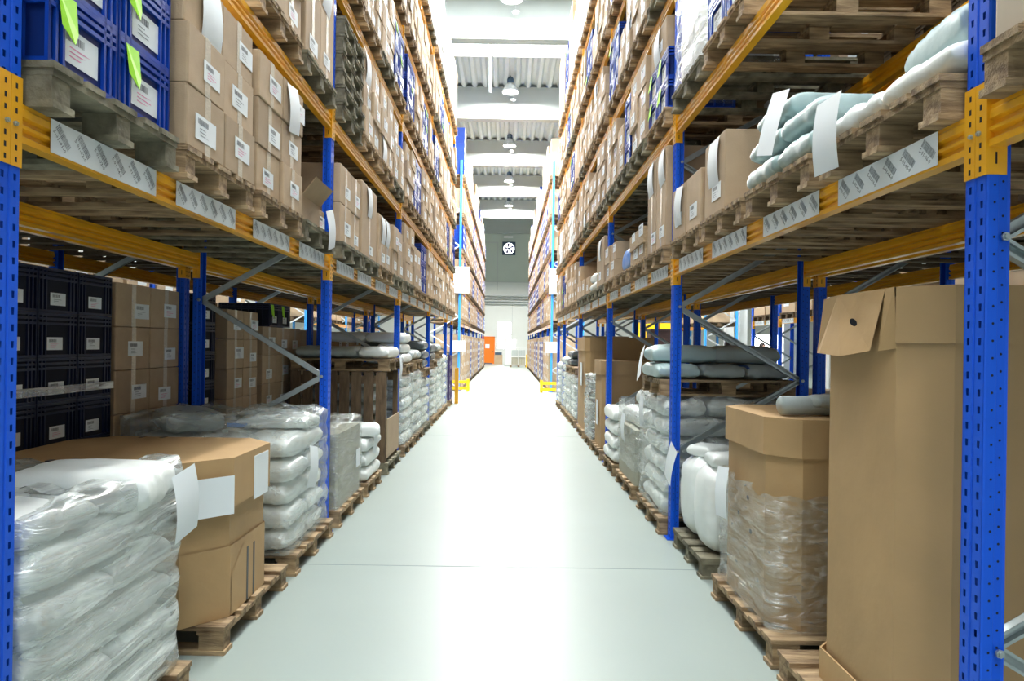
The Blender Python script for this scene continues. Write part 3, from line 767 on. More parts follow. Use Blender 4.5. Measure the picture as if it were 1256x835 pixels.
sd = tag(MB().box(-2.32, -2.15, 47.9, 48.0, 0, 1.7).build('board_panel', ['wood_dark']), 'brown board standing at the end of the far left rack', 'board')
# white columns, yellow machines and two people seen through the right rack
for i, (x, y) in enumerate(((9.75, 30.), (10.55, 30.6), (7.9, 19.2))):
    structure(MB().box(x-.17, x+.17, y-.17, y+.17, 0, 11.7).box(x-.2, x+.2, y-.2, y+.2, 0, .3).build('trim_%d' % (20+i), ['white']))
for i, (x, y) in enumerate(((5.1, 24.9), (5.88, 24.9))):
    e = empty('yellow_cabinet', 'tall ribbed yellow metal cabinet beyond the right rack, %s of two' % ('farther' if i == 0 else 'nearer'), 'cabinet', (x, y, 0))
    b = MB().box(-.35, .35, -.3, .3, 0, 2.45)
    for k in range(5): b.box(-.3+.13*k, -.24+.13*k, -.32, -.3, .1, 2.4)
    b.build('body', ['yellow'], e); MB().box(-.36, .36, -.31, .31, 2.45, 2.5).build('lid', ['dark'], e)
def person(loc, rz, top, label, hair=True):
    e = empty('person', label, 'person', loc, rz)
    h = 1.75
    def skin_obj(name, verts, edges, m):
        me = bpy.data.meshes.new(name); me.from_pydata([v[:3] for v in verts], edges, []); me.materials.append(M[m])
        o = put(name, me, parent=e); o.modifiers.new('s', 'SKIN'); 
        for i, v in enumerate(verts): me.skin_vertices[0].data[i].radius = (v[3], v[4] if len(v) > 4 else v[3])
        me.skin_vertices[0].data[0].use_root = True
        sb = o.modifiers.new('b', 'SUBSURF'); sb.levels = 2; sb.render_levels = 2; return o
    body = [(0, 0, .98, .15, .11), (0, 0, 1.15, .14, .10), (0, 0, 1.35, .17, .11), (0, 0, 1.46, .12, .09), (0, 0, 1.53, .055), (0, -.01, 1.60, .07, .085), (0, -.01, 1.67, .076, .095), (0, 0, 1.72, .05, .06),
            (.19, 0, 1.41, .06), (.24, .02, 1.14, .045), (.22, -.1, .92, .032), (.21, -.13, .84, .028), (-.19, 0, 1.41, .06), (-.24, .02, 1.14, .045), (-.22, -.1, .92, .032), (-.21, -.13, .84, .028),
            (.09, 0, .88, .09), (.10, -.02, .48, .06), (.11, .02, .09, .04), (.11, -.1, .04, .035), (-.09, 0, .88, .09), (-.10, -.02, .48, .06), (-.11, .02, .09, .04), (-.11, -.1, .04, .035)]
    ed = [(0, 1), (1, 2), (2, 3), (3, 4), (4, 5), (5, 6), (6, 7), (3, 8), (8, 9), (9, 10), (10, 11), (3, 12), (12, 13), (13, 14), (14, 15), (0, 16), (16, 17), (17, 18), (18, 19), (0, 20), (20, 21), (21, 22), (22, 23)]
    skin_obj('body', body, ed, 'skin')
    for sx in (1, -1):
        for k in range(5):
            x = sx*(.185+.016*k); skin_obj('finger', [(x, -.13, .80, .010), (x+sx*.002, -.145, .765, .009), (x, -.15, .735-.008*(k == 2), .007)] if k < 4 else [(sx*.19, -.16, .82, .011), (sx*.18, -.19, .79, .009), (sx*.178, -.20, .765, .007)], [(0, 1), (1, 2)], 'skin')
    skin_obj('jacket', [(0, 0, .95, .165, .13), (0, 0, 1.15, .16, .12), (0, 0, 1.35, .185, .125), (0, 0, 1.45, .14, .1), (.19, 0, 1.41, .075), (.24, .02, 1.14, .058), (.225, -.08, .96, .045), (-.19, 0, 1.41, .075), (-.24, .02, 1.14, .058), (-.225, -.08, .96, .045)],
             [(0, 1), (1, 2), (2, 3), (3, 4), (4, 5), (5, 6), (3, 7), (7, 8), (8, 9)], top)
    skin_obj('trousers', [(0, 0, .95, .16, .12), (.09, 0, .85, .10), (.10, -.02, .48, .075), (.11, .02, .10, .062), (-.09, 0, .85, .10), (-.10, -.02, .48, .075), (-.11, .02, .10, .062)], [(0, 1), (1, 2), (2, 3), (0, 4), (4, 5), (5, 6)], 'cloth3')
    for sx in (1, -1): MB().box(sx*.11-.045, sx*.11+.045, -.17, .07, 0, .08).build('shoe', ['dark'], e)
    if hair:
        b = MB().lathe([(.0, .135), (.06, .12), (.095, .07), (.102, .02), (.098, -.03), (.07, -.09), (.0, -.1)], 18, 0, (0, .022, 1.65)); b.build('hair', ['hair'], e, True)
    b = MB(); 
    for sx in (1, -1): b.tube((sx*.03, -.098, 1.655), (sx*.03, -.108, 1.655), .009, 8)
    b.build('eye', ['dark'], e); MB().tube((0, -.10, 1.66), (0, -.128, 1.622), .009, 8, r1=.016).build('nose', ['skin'], e); MB().box(-.024, .024, -.106, -.10, 1.585, 1.592).build('mouth', ['pink'], e)
person((5.2, 16., 0), PI, 'cloth', 'person with short dark hair standing beyond the right rack, only the head visible')
person((9.0, 24., 0), .3, 'cloth2', 'person farther off in front of the bright gate, only the head visible', True)

# ------------------------------------------------------------------ goods on the beams
def slot_y(k, i):
    if k < 4: return UP[k] + .045 + .44 + .885*i
    return UP[4] + .045 + .43 + .83*i
def nslots(k): return 4 if k < 4 else 2
SHELF = ['first', 'second', 'third', 'fourth', 'top']
def where(s, k, i, l): return '%s pallet, %s bay, %s shelf of %s rack' % (ORD[i], NB[k] if k >= 0 else 'nearest', SHELF[l], SIDE[s])
def grp(kind, s, l): return '%s on the %s shelf of the %s rack' % (kind, SHELF[l], SIDE[s])
ROWN = {1: ['only'], 2: ['bottom', 'top'], 3: ['bottom', 'middle', 'top'], 4: ['bottom', 'second', 'third', 'top']}
def rown(r, n): return ROWN[n][r] if n in ROWN else ORD[r]
COLN = {1: [''], 2: ['near column', 'far column'], 3: ['near column', 'centre column', 'far column']}
def load_cartons(s, k, i, l, rows=3, cols=2, h=.27, w=.395, m='card', y=None, z=None, u=-.05, d=.58, short=(), tape=True, sheets=(), pre=''):
    y = slot_y(k, i) if y is None else y; z = LV[l]+.12+.144+.002 if z is None else z
    for c in range(cols):
        n = rows - (short[c] if c < len(short) else 0)
        for r in range(n):
            yy = y + (c-(cols-1)/2)*(w+.010)
            add_carton(s, u+R.uniform(-.018, .014), yy, z+r*(h+.002), w, d, h,
                       'brown carton, %s row%s, %s' % (rown(r, rows), ' '+COLN[cols][c] if cols > 1 else '', where(s, k, i, l)), grp('cartons', s, l),
                       m, tape=tape, sheet=(c, r) in sheets or (R.random() < .05))
def load_crates(s, k, i, l, rows=3, cols=2, note=.15, y=None, z=None, u=-.04):
    y = slot_y(k, i) if y is None else y; z = LV[l]+.12+.144+.002 if z is None else z
    for c in range(cols):
        for r in range(rows):
            add_crate(s, u, y+(c-(cols-1)/2)*.385, z+r*.2625, 'blue crate, %s row%s, %s' % (rown(r, rows), ' '+COLN[cols][c] if cols > 1 else '', where(s, k, i, l)),
                      grp('blue crates', s, l), note=R.random() < note)
def load_tall(s, k, i, l, h=.8, w=.76, m='card', n=1, y=None, u=-.04, sheet_=True):
    y = slot_y(k, i) if y is None else y; z = LV[l]+.12+.144+.002
    for c in range(n):
        ww = w/n - .006
        add_carton(s, u, y+(c-(n-1)/2)*(w/n), z, ww, .7, h, 'tall %s carton%s, %s' % ('pale' if m == 'card_pale' else 'brown', ' '+COLN[n][c] if n > 1 else '', where(s, k, i, l)), grp('cartons', s, l), m, sheet=sheet_, tape=True)
WRAPS = []
def load_wrapped(s, k, i, l, h=.8, individual=True, m='sack_grey'):
    y = slot_y(k, i); z = LV[l]+.12+.144+.002
    for r in range(int(h/.26)):
        for c in range(2):
            add_carton(s, .0, y+(c-.5)*.37, z+r*.26, .365, .6, .258, 'white boxed goods under film, %s row %s, %s' % (rown(r, int(h/.26)), COLN[2][c], where(s, k, i, l)), grp('film wrapped boxes', s, l), 'white', lab=False)
    wrap('stretch_film', s, y-.38, y+.38, -.03, .65, z-.05, z+h*.98, .26, 'clear stretch film around white boxes, %s' % where(s, k, i, l), seed=k*7+i+l, open_top=True, amp=.012)
def load_sacks(s, k, i, l, layers=2, h=.15, m='sack_blue', y=None, w=.80, sh=0):
    y = slot_y(k, i) if y is None else y; z = LV[l]+.12+.144+.002
    sack_pile(s, y-w/2, y+w/2, -.04, 1.1, z, layers, h, '%s pallet, %s bay, %s shelf %s rack' % (ORD[i], NB[k], SHELF[l], SIDE[s]), grp('sacks', s, l), m)
def put_pallet(s, k, i, l, kind=None, y=None, u=-.07, extra=''):
    y = slot_y(k, i) if y is None else y
    add_pallet(s, u+R.uniform(-.01, .01), y, LV[l]+.12, 'wooden pallet under %s load, %s' % (extra or 'the', where(s, k, i, l)), grp('pallets', s, l), kind or R.choice(['wood', 'wood', 'wood_old']))

done = set()
def P(s, k, i, l, kind=None, **kw): done.add((s, k, i, l)); put_pallet(s, k, i, l, kind, **kw)
# left rack, first shelf
P(-1, 0, 0, 0, 'wood_old'); load_crates(-1, 0, 0, 0, 3, 2, note=1.)
P(-1, 0, 1, 0); load_cartons(-1, 0, 1, 0, 3, 2, sheets=((0, 2),))
P(-1, 0, 2, 0, 'wood'); load_cartons(-1, 0, 2, 0, 3, 2, .265, sheets=((1, 2),))
P(-1, 0, 3, 0)
P(-1, 1, 0, 0); load_cartons(-1, 1, 0, 0, 2, 2, .33)
P(-1, 1, 1, 0, 'wood_old'); load_tall(-1, 1, 1, 0, .74)
P(-1, 1, 2, 0); load_tall(-1, 1, 2, 0, .58, m='card', n=2)
P(-1, 1, 3, 0, 'wood_old'); load_cartons(-1, 1, 3, 0, 2, 2, .30)
P(-1, 2, 0, 0); load_cartons(-1, 2, 0, 0, 3, 2, .27)
P(-1, 2, 1, 0); load_cartons(-1, 2, 1, 0, 2, 2, .31)
P(-1, 2, 2, 0); load_crates(-1, 2, 2, 0, 3, 2, note=0)
P(-1, 2, 3, 0); load_cartons(-1, 2, 3, 0, 3, 3, .27, .26)
# left rack, second shelf
P(-1, 0, 2, 1); load_cartons(-1, 0, 2, 1, 3, 2, .28)
P(-1, 0, 3, 1, 'wood_old'); load_tall(-1, 0, 3, 1, .82, n=2)
done.add((-1, 1, 0, 1))
for q in range(6):
    add_pallet(-1, -.07+R.uniform(-.015, .015), slot_y(1, 0), LV[1]+.12+.146*q, 'old grey pallet in the stack of empty pallets, %s from the bottom, left rack second shelf' % ORD[q], 'stack of empty pallets', 'wood_old')
P(-1, 1, 1, 1); load_cartons(-1, 1, 1, 1, 3, 2, .28)
P(-1, 1, 2, 1); load_cartons(-1, 1, 2, 1, 3, 2, .28)
P(-1, 1, 3, 1); load_cartons(-1, 1, 3, 1, 3, 2, .26, short=(0, 1))
P(-1, 2, 0, 1); load_cartons(-1, 2, 0, 1, 3, 2, .25)
# left third shelf: the big blue block
P(-1, 1, 2, 2); load_cartons(-1, 1, 2, 2, 3, 2, .28)
P(-1, 1, 3, 2); load_crates(-1, 1, 3, 2, 3, 2)
P(-1, 2, 0, 2); load_crates(-1, 2, 0, 2, 3, 2)
# right rack, first shelf
P(1, 0, 0, 0, 'wood')
zq = LV[0]+.266
for c in (0, 1): sack('plastic_sack', .66, .42, .125, place(1, .30, 2.29+.425*c, zq), PI/2+.03*c, 'pale sack with its end to the aisle, %s of two on the near right pallet' % ('nearer', 'farther')[c], 'sacks on the near right pallet', 'sack')
sack('plastic_sack', .62, .42, .18, place(1, .40, 2.36, zq+.128), PI/2-.12, 'bulging pale sack on top of the others, near right pallet beside the upright', 'sacks on the near right pallet', 'sack_blue')
sack('plastic_sack', .60, .40, .11, place(1, .95, 2.5, zq), 0.1, 'pale sack at the back of the near right pallet', 'sacks on the near right pallet', 'sack_blue')
P(1, 0, 1, 0, 'wood')
for kq in range(3):
    for c in (0, 1):
        if kq == 2 and c == 0: continue
        sack('plastic_sack', .62, .425, .138, place(1, .25+.02*kq, 3.17+.43*c-.06*(kq == 2), zq+.14*kq), PI/2+.04*(kq-1), 'pale blue sack, %s layer, %s sack, second right pallet of the first shelf' % (('bottom', 'middle', 'top')[kq], ('nearer', 'farther')[c]), 'pale blue sacks on the second right pallet', 'sack_blue')
    if kq < 2: sack('plastic_sack', .8, .42, .138, place(1, .84, 3.385, zq+.14*kq), 0, 'pale blue sack lying behind, %s layer, second right pallet of the first shelf' % ('bottom', 'middle')[kq], 'pale blue sacks on the second right pallet', 'sack_blue')
P(1, 0, 2, 0)
add_carton(1, -.04, slot_y(0, 2)+.18, LV[0]+.266, .44, .62, .50, 'tall pale carton with a paper sheet beside the pale blue sacks', 'cartons on the first shelf of the right rack', 'card', sheet=True)
P(1, 0, 3, 0)
for c in (0, 1): add_carton(1, -.04, slot_y(0, 3)-.2+.41*c, LV[0]+.266, .39, .55, .40, '%s of two brown cartons behind the tall carton, right rack first shelf' % ('nearer', 'farther')[c], 'cartons on the first shelf of the right rack', 'card', sheet=c == 1)
P(1, 1, 0, 0); load_tall(1, 1, 0, 0, .86, n=2)
P(1, 1, 1, 0); load_cartons(1, 1, 1, 0, 2, 2, .16, m='kraft', tape=False)
P(1, 1, 2, 0); load_cartons(1, 1, 2, 0, 2, 2, .25, m='card_pale', u=.33)
P(1, 1, 3, 0); load_cartons(1, 1, 3, 0, 2, 2, .22)
P(1, 2, 0, 0); load_tall(1, 2, 0, 0, .68)
P(1, 2, 1, 0, 'wood_old'); load_sacks(1, 2, 1, 0, 2, .14, 'sack')
P(1, 2, 2, 0, 'wood_old'); load_cartons(1, 2, 2, 0, 1, 2, .28)
P(1, 2, 3, 0); load_cartons(1, 2, 3, 0, 2, 2, .30, short=(1, 0))
# right second shelf
P(1, 0, 2, 1); load_crates(1, 0, 2, 1, 2, 2); 
P(1, 0, 3, 1, 'wood_old'); load_wrapped(1, 0, 3, 1, .82)
P(1, 1, 0, 1); load_crates(1, 1, 0, 1, 2, 2, note=1)
add_carton(1, -.04, slot_y(1, 0), LV[1]+.266+.527, .6, .5, .3, 'brown carton on top of the blue crates, right rack second shelf', 'cartons on the second shelf of the right rack', sheet=True)
P(1, 1, 1, 1); load_cartons(1, 1, 1, 1, 3, 2, .27)
P(1, 1, 2, 1, 'wood_old'); load_crates(1, 1, 2, 1, 3, 1, y=slot_y(1, 2)-.19); load_cartons(1, 1, 2, 1, 2, 1, .28, y=slot_y(1, 2)+.2)
P(1, 1, 3, 1, 'wood_old'); load_cartons(1, 1, 3, 1, 3, 2, .26)
P(1, 2, 0, 1, 'wood_old'); load_cartons(1, 2, 0, 1, 3, 2, .27)
P(1, 2, 1, 1); load_cartons(1, 2, 1, 1, 2, 2, .3)

# kind of load for every other pallet place
for s in (-1, 1):
    for k in range(5):
        for l in range(5):
            for i in range(nslots(k)):
                if (s, k, i, l) in done or (k == 0 and l > 1) or (k == 0 and l == 1 and i < 2): continue
                if k == 0 and l == 1 and (s, k, i, l) in done: continue
                P(s, k, i, l)
                t = R.random(); hm = {0: .86, 1: .86, 2: .86, 3: .98, 4: 1.7}[l]
                if l == 4:
                    if t < .45:
                        n = R.choice([4, 5, 6]); load_tall(s, k, i, l, R.choice([1.2, 1.5, 1.8]), n=R.choice([1, 2]), m=R.choice(['card', 'card_pale']))
                    elif t < .75: load_cartons(s, k, i, l, 4, 2, .36, m='white', tape=False)
                    else: load_crates(s, k, i, l, R.choice([4, 5]), 2)
                elif t < .42: load_cartons(s, k, i, l, 3, 2, R.choice([.25, .27, .285]), short=R.choice([(0, 0), (0, 0), (1, 0), (0, 1)]))
                elif t < .52: load_cartons(s, k, i, l, 3, 3, .27, .262)
                elif t < .64: load_tall(s, k, i, l, R.choice([.6, .72, .85]), n=R.choice([1, 2]), m=R.choice(['card', 'card_pale']))
                elif t < .94: load_crates(s, k, i, l, 3, 2)
                else: load_cartons(s, k, i, l, 3, 2, .27, m='white', tape=False)

# beside the camera
add_pallet(1, -.06, 1.52, LV[0]+.12, 'new wooden pallet at the right edge, on the near beam beside the front upright', 'pallets on the first shelf of the right rack', 'wood')
add_carton(1, -.03, 1.52, LV[0]+.266, .78, .8, .8, 'large pale box on the pallet at the right edge of the view', 'cartons on the first shelf of the right rack', 'card_pale', lab=False)
add_pallet(-1, -.05, 1.50, LV[0]+.12, 'wooden pallet at the left edge, on the near beam beside the front upright', 'pallets on the first shelf of the left rack', 'wood')
add_carton(-1, .0, 1.50, LV[0]+.266, .76, .8, .7, 'brown carton at the left edge, on the near pallet', 'cartons on the first shelf of the left rack', 'card', lab=False)

# open carton and flat boxes, fourth place of the first bay, left
zz = LV[0]+.266
e = empty('open_carton', 'low open carton with its flap hanging over the left rack first shelf', 'carton', place(-1, -.03, 5.0, zz), PI, 'open cartons')
b = MB(); w_, d_, h_ = .46, .42, .17; t = .006
b.box(0, d_, -w_/2, w_/2, 0, t).box(0, t, -w_/2, w_/2, 0, h_).box(d_-t, d_, -w_/2, w_/2, 0, h_).box(0, d_, -w_/2, -w_/2+t, 0, h_).box(0, d_, w_/2-t, w_/2, 0, h_)
b.build('body', ['card'], e)
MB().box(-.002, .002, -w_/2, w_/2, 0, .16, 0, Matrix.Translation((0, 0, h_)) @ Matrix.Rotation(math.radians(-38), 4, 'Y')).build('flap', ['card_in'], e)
MB().box(-.002, .002, -w_/2, w_/2, 0, .16, 0, Matrix.Translation((d_, 0, h_)) @ Matrix.Rotation(math.radians(30), 4, 'Y')).build('flap', ['card'], e)
MB().box(.05, d_-.05, -w_/2+.04, w_/2-.04, .02, .2).build('packed_goods', ['card_pale'], e)
o = sheet(e, (-.06, -w_/2-.06, h_-.01), 0, -.25)
add_carton(-1, .02, 5.42, zz, .26, .4, .19, 'small closed carton beside the open carton, left rack first shelf', 'cartons on the first shelf of the left rack')
add_carton(-1, .40+.12, 5.1, zz, .84, .5, .52, 'large dim brown carton behind the open carton, left rack first shelf', 'cartons on the first shelf of the left rack', 'card', lab=False)
# hanging sheets on the right sacks
def loose_sheet(s, u, y, z, label, tilt=0, **k):
    o = sheet(None, place(s, u, y, z), RZ(s), tilt, **k) if False else None
    e_ = empty('paper_sheet', label, 'paper', place(s, u, y, z), RZ(s), None); sheet(e_, (0, 0, 0), 0, tilt, **k); return e_
loose_sheet(1, -.09, 2.76, LV[0]+.12+.144+.16, 'white paper sheet hanging from the sacks at the near right pallet', .05)
loose_sheet(1, -.09, 3.25, LV[0]+.12+.144+.37, 'white paper sheet hanging over the pale blue sack stack', .25, lean=.05)
# blue and white plastic bags among the cartons of the right first shelf
sack('plastic_bag', .60, .34, .27, place(1, .15, slot_y(1, 2)-.1, LV[0]+.27), 0, 'bright blue plastic bag lying before the pale cartons of the right first shelf', 'loose bags', 'bag_blue', cat='bag')

# ------------------------------------------------------------------ goods on the floor
def floor_pallet(s, y, kind, label, u=-.07): add_pallet(s, u, y, 0.0, label, 'pallets standing on the floor', kind)
Z0 = .146
def octo_pts(W, D, c): return [(-D/2, -W/2+c), (-D/2+c, -W/2), (D/2-c, -W/2), (D/2, -W/2+c), (D/2, W/2-c), (D/2-c, W/2), (-D/2+c, W/2), (-D/2, W/2-c)]
def octo_box(name, s, y0, y1, u0, u1, z0, z1, c, label, lid=0., group='octagonal pallet boxes', m='card_big', lid_out=.018, opening=False):
    uc, yc, W, D = (u0+u1)/2, (y0+y1)/2, y1-y0, u1-u0
    e = empty(name, label, 'box', place(s, uc, yc, z0), RZ(s), group)
    b = MB().prism(octo_pts(W, D, c), 0, z1-z0-.003, 0); b.build('body', [m], e)
    if lid:
        b = MB(); o_ = octo_pts(W+2*lid_out, D+2*lid_out, c+.005); i_ = octo_pts(W+.004, D+.004, c)
        b.prism(o_, z1-z0-lid, z1-z0, 0, cap=False)
        b.poly([(p[0], p[1], z1-z0) for p in o_]); n = len(o_)
        for q in range(n):
            j = (q+1) % n; b.poly([(o_[j][0], o_[j][1], z1-z0-lid), (o_[q][0], o_[q][1], z1-z0-lid), (i_[q][0], i_[q][1], z1-z0-lid), (i_[j][0], i_[j][1], z1-z0-lid)])
        b.build('lid', [m], e)
    return e

# L1: film-wrapped white sacks nearest the camera, left
floor_pallet(-1, 2.6, 'wide', 'pallet under the film-wrapped white sacks nearest on the left')
sack_pile(-1, 2.14, 3.06, .0, 1.15, Z0, 5, .152, 'nearest left wrapped white pile', 'sacks in the nearest wrapped pile', start=1, full=True)
zt = Z0+5*.152
sack('plastic_sack', .56, .40, .17, place(-1, .22, 2.82, zt+.005), PI/2+.15, 'white sack at the far aisle corner on top of the nearest left pile', 'sacks in the nearest wrapped pile')
sack('plastic_sack', .60, .42, .17, place(-1, .80, 2.66, zt+.01), .5, 'white sack lying across the back on top of the nearest left pile', 'sacks in the nearest wrapped pile')
sack('plastic_sack', .50, .38, .12, place(-1, .28, 2.36, zt+.005), PI/2-.1, 'low white sack at the near aisle corner on top of the nearest left pile', 'sacks in the nearest wrapped pile')
f = wrap('stretch_film', -1, 2.12, 3.08, -.012, 1.16, .12, 1.06, .152, 'crumpled milky stretch film around the nearest left pile of white sacks', 'stretch films', 'film_thick', seed=3, amp=.012, topdrop=-.04, flare=.0, open_top=False)
papers(f, -1, -.075, 2.98, 1.03, -.12)
# L2: big octagonal box with lid
floor_pallet(-1, 3.96, 'wide', 'pallet under the closed octagonal brown box on the left')
e = octo_box('octagonal_pallet_box', -1, 3.42, 4.28, -.03, 1.12, Z0, .985, .18, 'closed octagonal brown box with black straps and white sheets, left floor', .26, lid_out=.028)
MB().prism(octo_pts(.86+.016, 1.15+.016, .183), 0, .37, 0, cap=False).build('lower_sleeve', ['card_big'], e)
D, W = 1.15, .86
for yy in (.02, -.075):                                 # black straps on the aisle face and over the lid
    MB().box(-D/2-.012, -D/2-.009, yy-.012, yy+.012, 0.0, .30).build('strap', ['strap'], e)
for xx in (.12, .25): MB().box(xx-.012, xx+.012, W/2+.029, W/2+.032, .62, .842).box(xx-.012, xx+.012, W/2-.01, W/2+.032, .8395, .842).box(xx-.012, xx+.012, -W/2-.03, -W/2+.03, .8395, .842).build('strap', ['strap'], [c for c in e.children if c.name.startswith('lid')][0])
MB().box(-D/2-.032, -D/2-.0285, -.235, -.015, .555, .80).build('paper_label', ['paper'], e)
T = Matrix.Translation((-D/2+.072, W/2-.072, .66)) @ Matrix.Rotation(-PI/4, 4, 'Z')
MB().box(-.034, -.0315, -.125, .125, -.11, .09, 0, T).build('paper_label', ['paper'], e)
MB().poly([(-D/2-.011, .24, .0), (-D/2-.011, .24, .22), (-D/2-.011, .03, .37), (-D/2-.011, -.245, .37), (-D/2-.011, -.245, 0)]).build('folded_flap', ['card_big'], e)
# L3: wrapped white sacks
floor_pallet(-1, 5.14, 'wide', 'pallet under the wrapped white sacks before the second left upright')
sack_pile(-1, 4.64, 5.55, -.01, 1.14, Z0, 5, .158, 'wrapped pile by second left upright', 'sacks in the second left pile', start=1, full=True)
zt = Z0+5*.158
sack('plastic_sack', .62, .40, .15, place(-1, .85, 5.0, zt+.01), .6, 'pale sack lying loose on top of the second left pile', 'sacks in the second left pile', 'sack_grey')
o = sack('plastic_sack', .52, .38, .10, place(-1, .26, 5.25, zt+.004), PI/2, 'flat white sack at the aisle edge on top of the second left pile', 'sacks in the second left pile')
f = wrap('stretch_film', -1, 4.62, 5.57, -.02, 1.15, .14, 1.03, .158, 'clear stretch film with ruffled top around the second left pile', 'stretch films', m='film_soft', seed=8, amp=.010, open_top=False, topdrop=.06)
papers(f, -1, -.07, 5.02, .83, .2)
MB().box(-.0, .14, 0, .004, 0, .03).build('blue_tape', ['bag_blue'], f, loc=place(-1, .30, 4.70, 1.0), rz=PI)
# L4: drab wrapped box
floor_pallet(-1, 6.35, 'wide', 'pallet under the drab grey wrapped box on the left')
e = octo_box('wrapped_pallet_box', -1, 5.90, 6.80, -.03, 1.1, Z0, .80, .02, 'drab grey-brown box in clear film behind the second left upright', 0, 'wrapped boxes', 'greybox')
MB().box(-1.13/2-.022, -1.13/2-.02, -.35, -.2, .25, .42).build('paper_label', ['paper'], e)
wrap('stretch_film', -1, 5.88, 6.82, -.035, 1.11, .15, .88, 0, 'clear stretch film over the drab grey-brown box', 'stretch films', seed=11, amp=.008, rad=.02, open_top=False)
# L5: small sacks on a pallet
floor_pallet(-1, 7.42, 'wood', 'old pallet with a low stack of small white sacks')
sack_pile(-1, 7.04, 7.80, -.05, 1.0, Z0, 3, .15, 'small white sacks on low left pallet', 'small sacks on the low left stack')
o = sack('plastic_sack', .50, .36, .13, place(-1, .12, 7.3, Z0+.456), PI/2+.2, 'top white sack with a paper sheet on the low left stack', 'small sacks on the low left stack')
loose_sheet(-1, -.09, 7.28, .72, 'white paper sheet on the low stack of small sacks, left', .15)
# L6: tall crate of dark planks, wrapped goods beside it, pallet of grey sacks on top
floor_pallet(-1, 8.72, 'wide_old', 'pallet under the dark plank crate on the left')
e = empty('plank_crate', 'tall crate of dark vertical planks on the left floor under grey sacks', 'crate', place(-1, .55, 8.72, Z0), PI)
for i in range(8):
    x = -.575 + i*.147
    MB().box(x, x+.118, .47, .49, 0, 1.10).build('plank', ['wood_dark'], e)
for yy in (-.47, .455): MB().box(-.575, .575, yy, yy+.018, .05, .15).box(-.575, .575, yy, yy+.018, .95, 1.05).build('rail', ['wood_dark'], e)
for x in (-.575, .51): MB().box(x, x+.06, -.45, -.39, 0, 1.1).box(x, x+.06, .39, .45, 0, 1.1).build('corner_post', ['wood_dark'], e)
MB().box(-.592, -.58, -.46, .44, .05, .52).build('cardboard_panel', ['card'], e)
for kz in range(6): sack('plastic_sack', .80, .95, .17, place(-1, .56, 8.72, Z0+.01+kz*.175), 0, 'white sack inside the dark plank crate, layer %s from the bottom' % ORD[kz], 'sacks in the plank crate', variant=1)
add_pallet(-1, -.07, 8.72, Z0+1.105, 'pallet on top of the dark plank crate', 'pallets standing on loads', 'wide')
for q in range(3): sack('plastic_sack', .9, .38, .15, place(-1, .14+.38*q, 8.72, Z0+1.105+.146), 0, 'grey sack on the pallet above the plank crate, %s from the aisle' % ORD[q], 'grey sacks above the plank crate', 'sack_grey' if q else 'sack')
loose_sheet(-1, -.08, 9.0, 1.42, 'white paper sheet on the grey sacks above the plank crate', .1)
# bay three and beyond, left
def stack2(s, y, w, n0, h0, n1, h1, m0, m1, nm, kind='wide', wrapd=True):
    floor_pallet(s, y, kind, 'floor pallet under the %s' % nm)
    sack_pile(s, y-w/2, y+w/2, -.03, 1.1, Z0, n0, h0, '%s, lower pallet' % nm, 'lower sacks, '+nm, m0)
    z = Z0+n0*h0+.012
    if wrapd: wrap('stretch_film', s, y-w/2-.01, y+w/2+.01, -.035, 1.11, .13, z-.06, h0, 'clear stretch film around the %s' % nm, 'stretch films', m='film_soft', seed=int(y*10), amp=.009)
    if n1:
        add_pallet(s, -.06, y, z, 'upper pallet in the %s' % nm, 'pallets standing on loads', 'wood')
        sack_pile(s, y-w/2+.05, y+w/2-.05, -.02, 1.08, z+.146, n1, h1, '%s, upper pallet' % nm, 'upper sacks, '+nm, m1)
stack2(-1, 10.05, .9, 6, .165, 3, .15, 'sack', 'sack', 'first stack past third left upright', 'wide')
stack2(-1, 11.2, .9, 6, .17, 1, .16, 'sack', 'sack_grey', 'second stack past third left upright', 'wide')
stack2(-1, 12.35, .9, 5, .17, 3, .16, 'sack', 'sack_dark', 'dark-topped stack before fourth left upright', 'wide_old')
stack2(-1, 13.7, .9, 6, .16, 2, .16, 'sack', 'sack_dark', 'first stack past fourth left upright', 'wide')
stack2(-1, 14.85, .9, 7, .16, 1, .16, 'sack', 'sack_grey', 'second stack past fourth left upright', 'wide')
stack2(-1, 16.05, .9, 7, .17, 0, .16, 'sack', 'sack', 'third stack past fourth left upright', 'wide')
floor_pallet(-1, 17.7, 'wood', 'pallet under the purple crates at the left rack end')
for c in range(2):
    for r in range(4): add_crate(-1, -.04, 17.5+.4*c, Z0+r*.287, 'purple crate, %s row %s, left rack end' % (rown(r, 4), COLN[2][c]), 'purple crates', 2)
o = MB().box(-.05, .05, -.05, .05, 0, .95).build('guard_post', ['orange'], loc=place(-1, -.16, 18.2, 0)); tag(o, 'orange guard post at the end of the left rack', 'guard post')

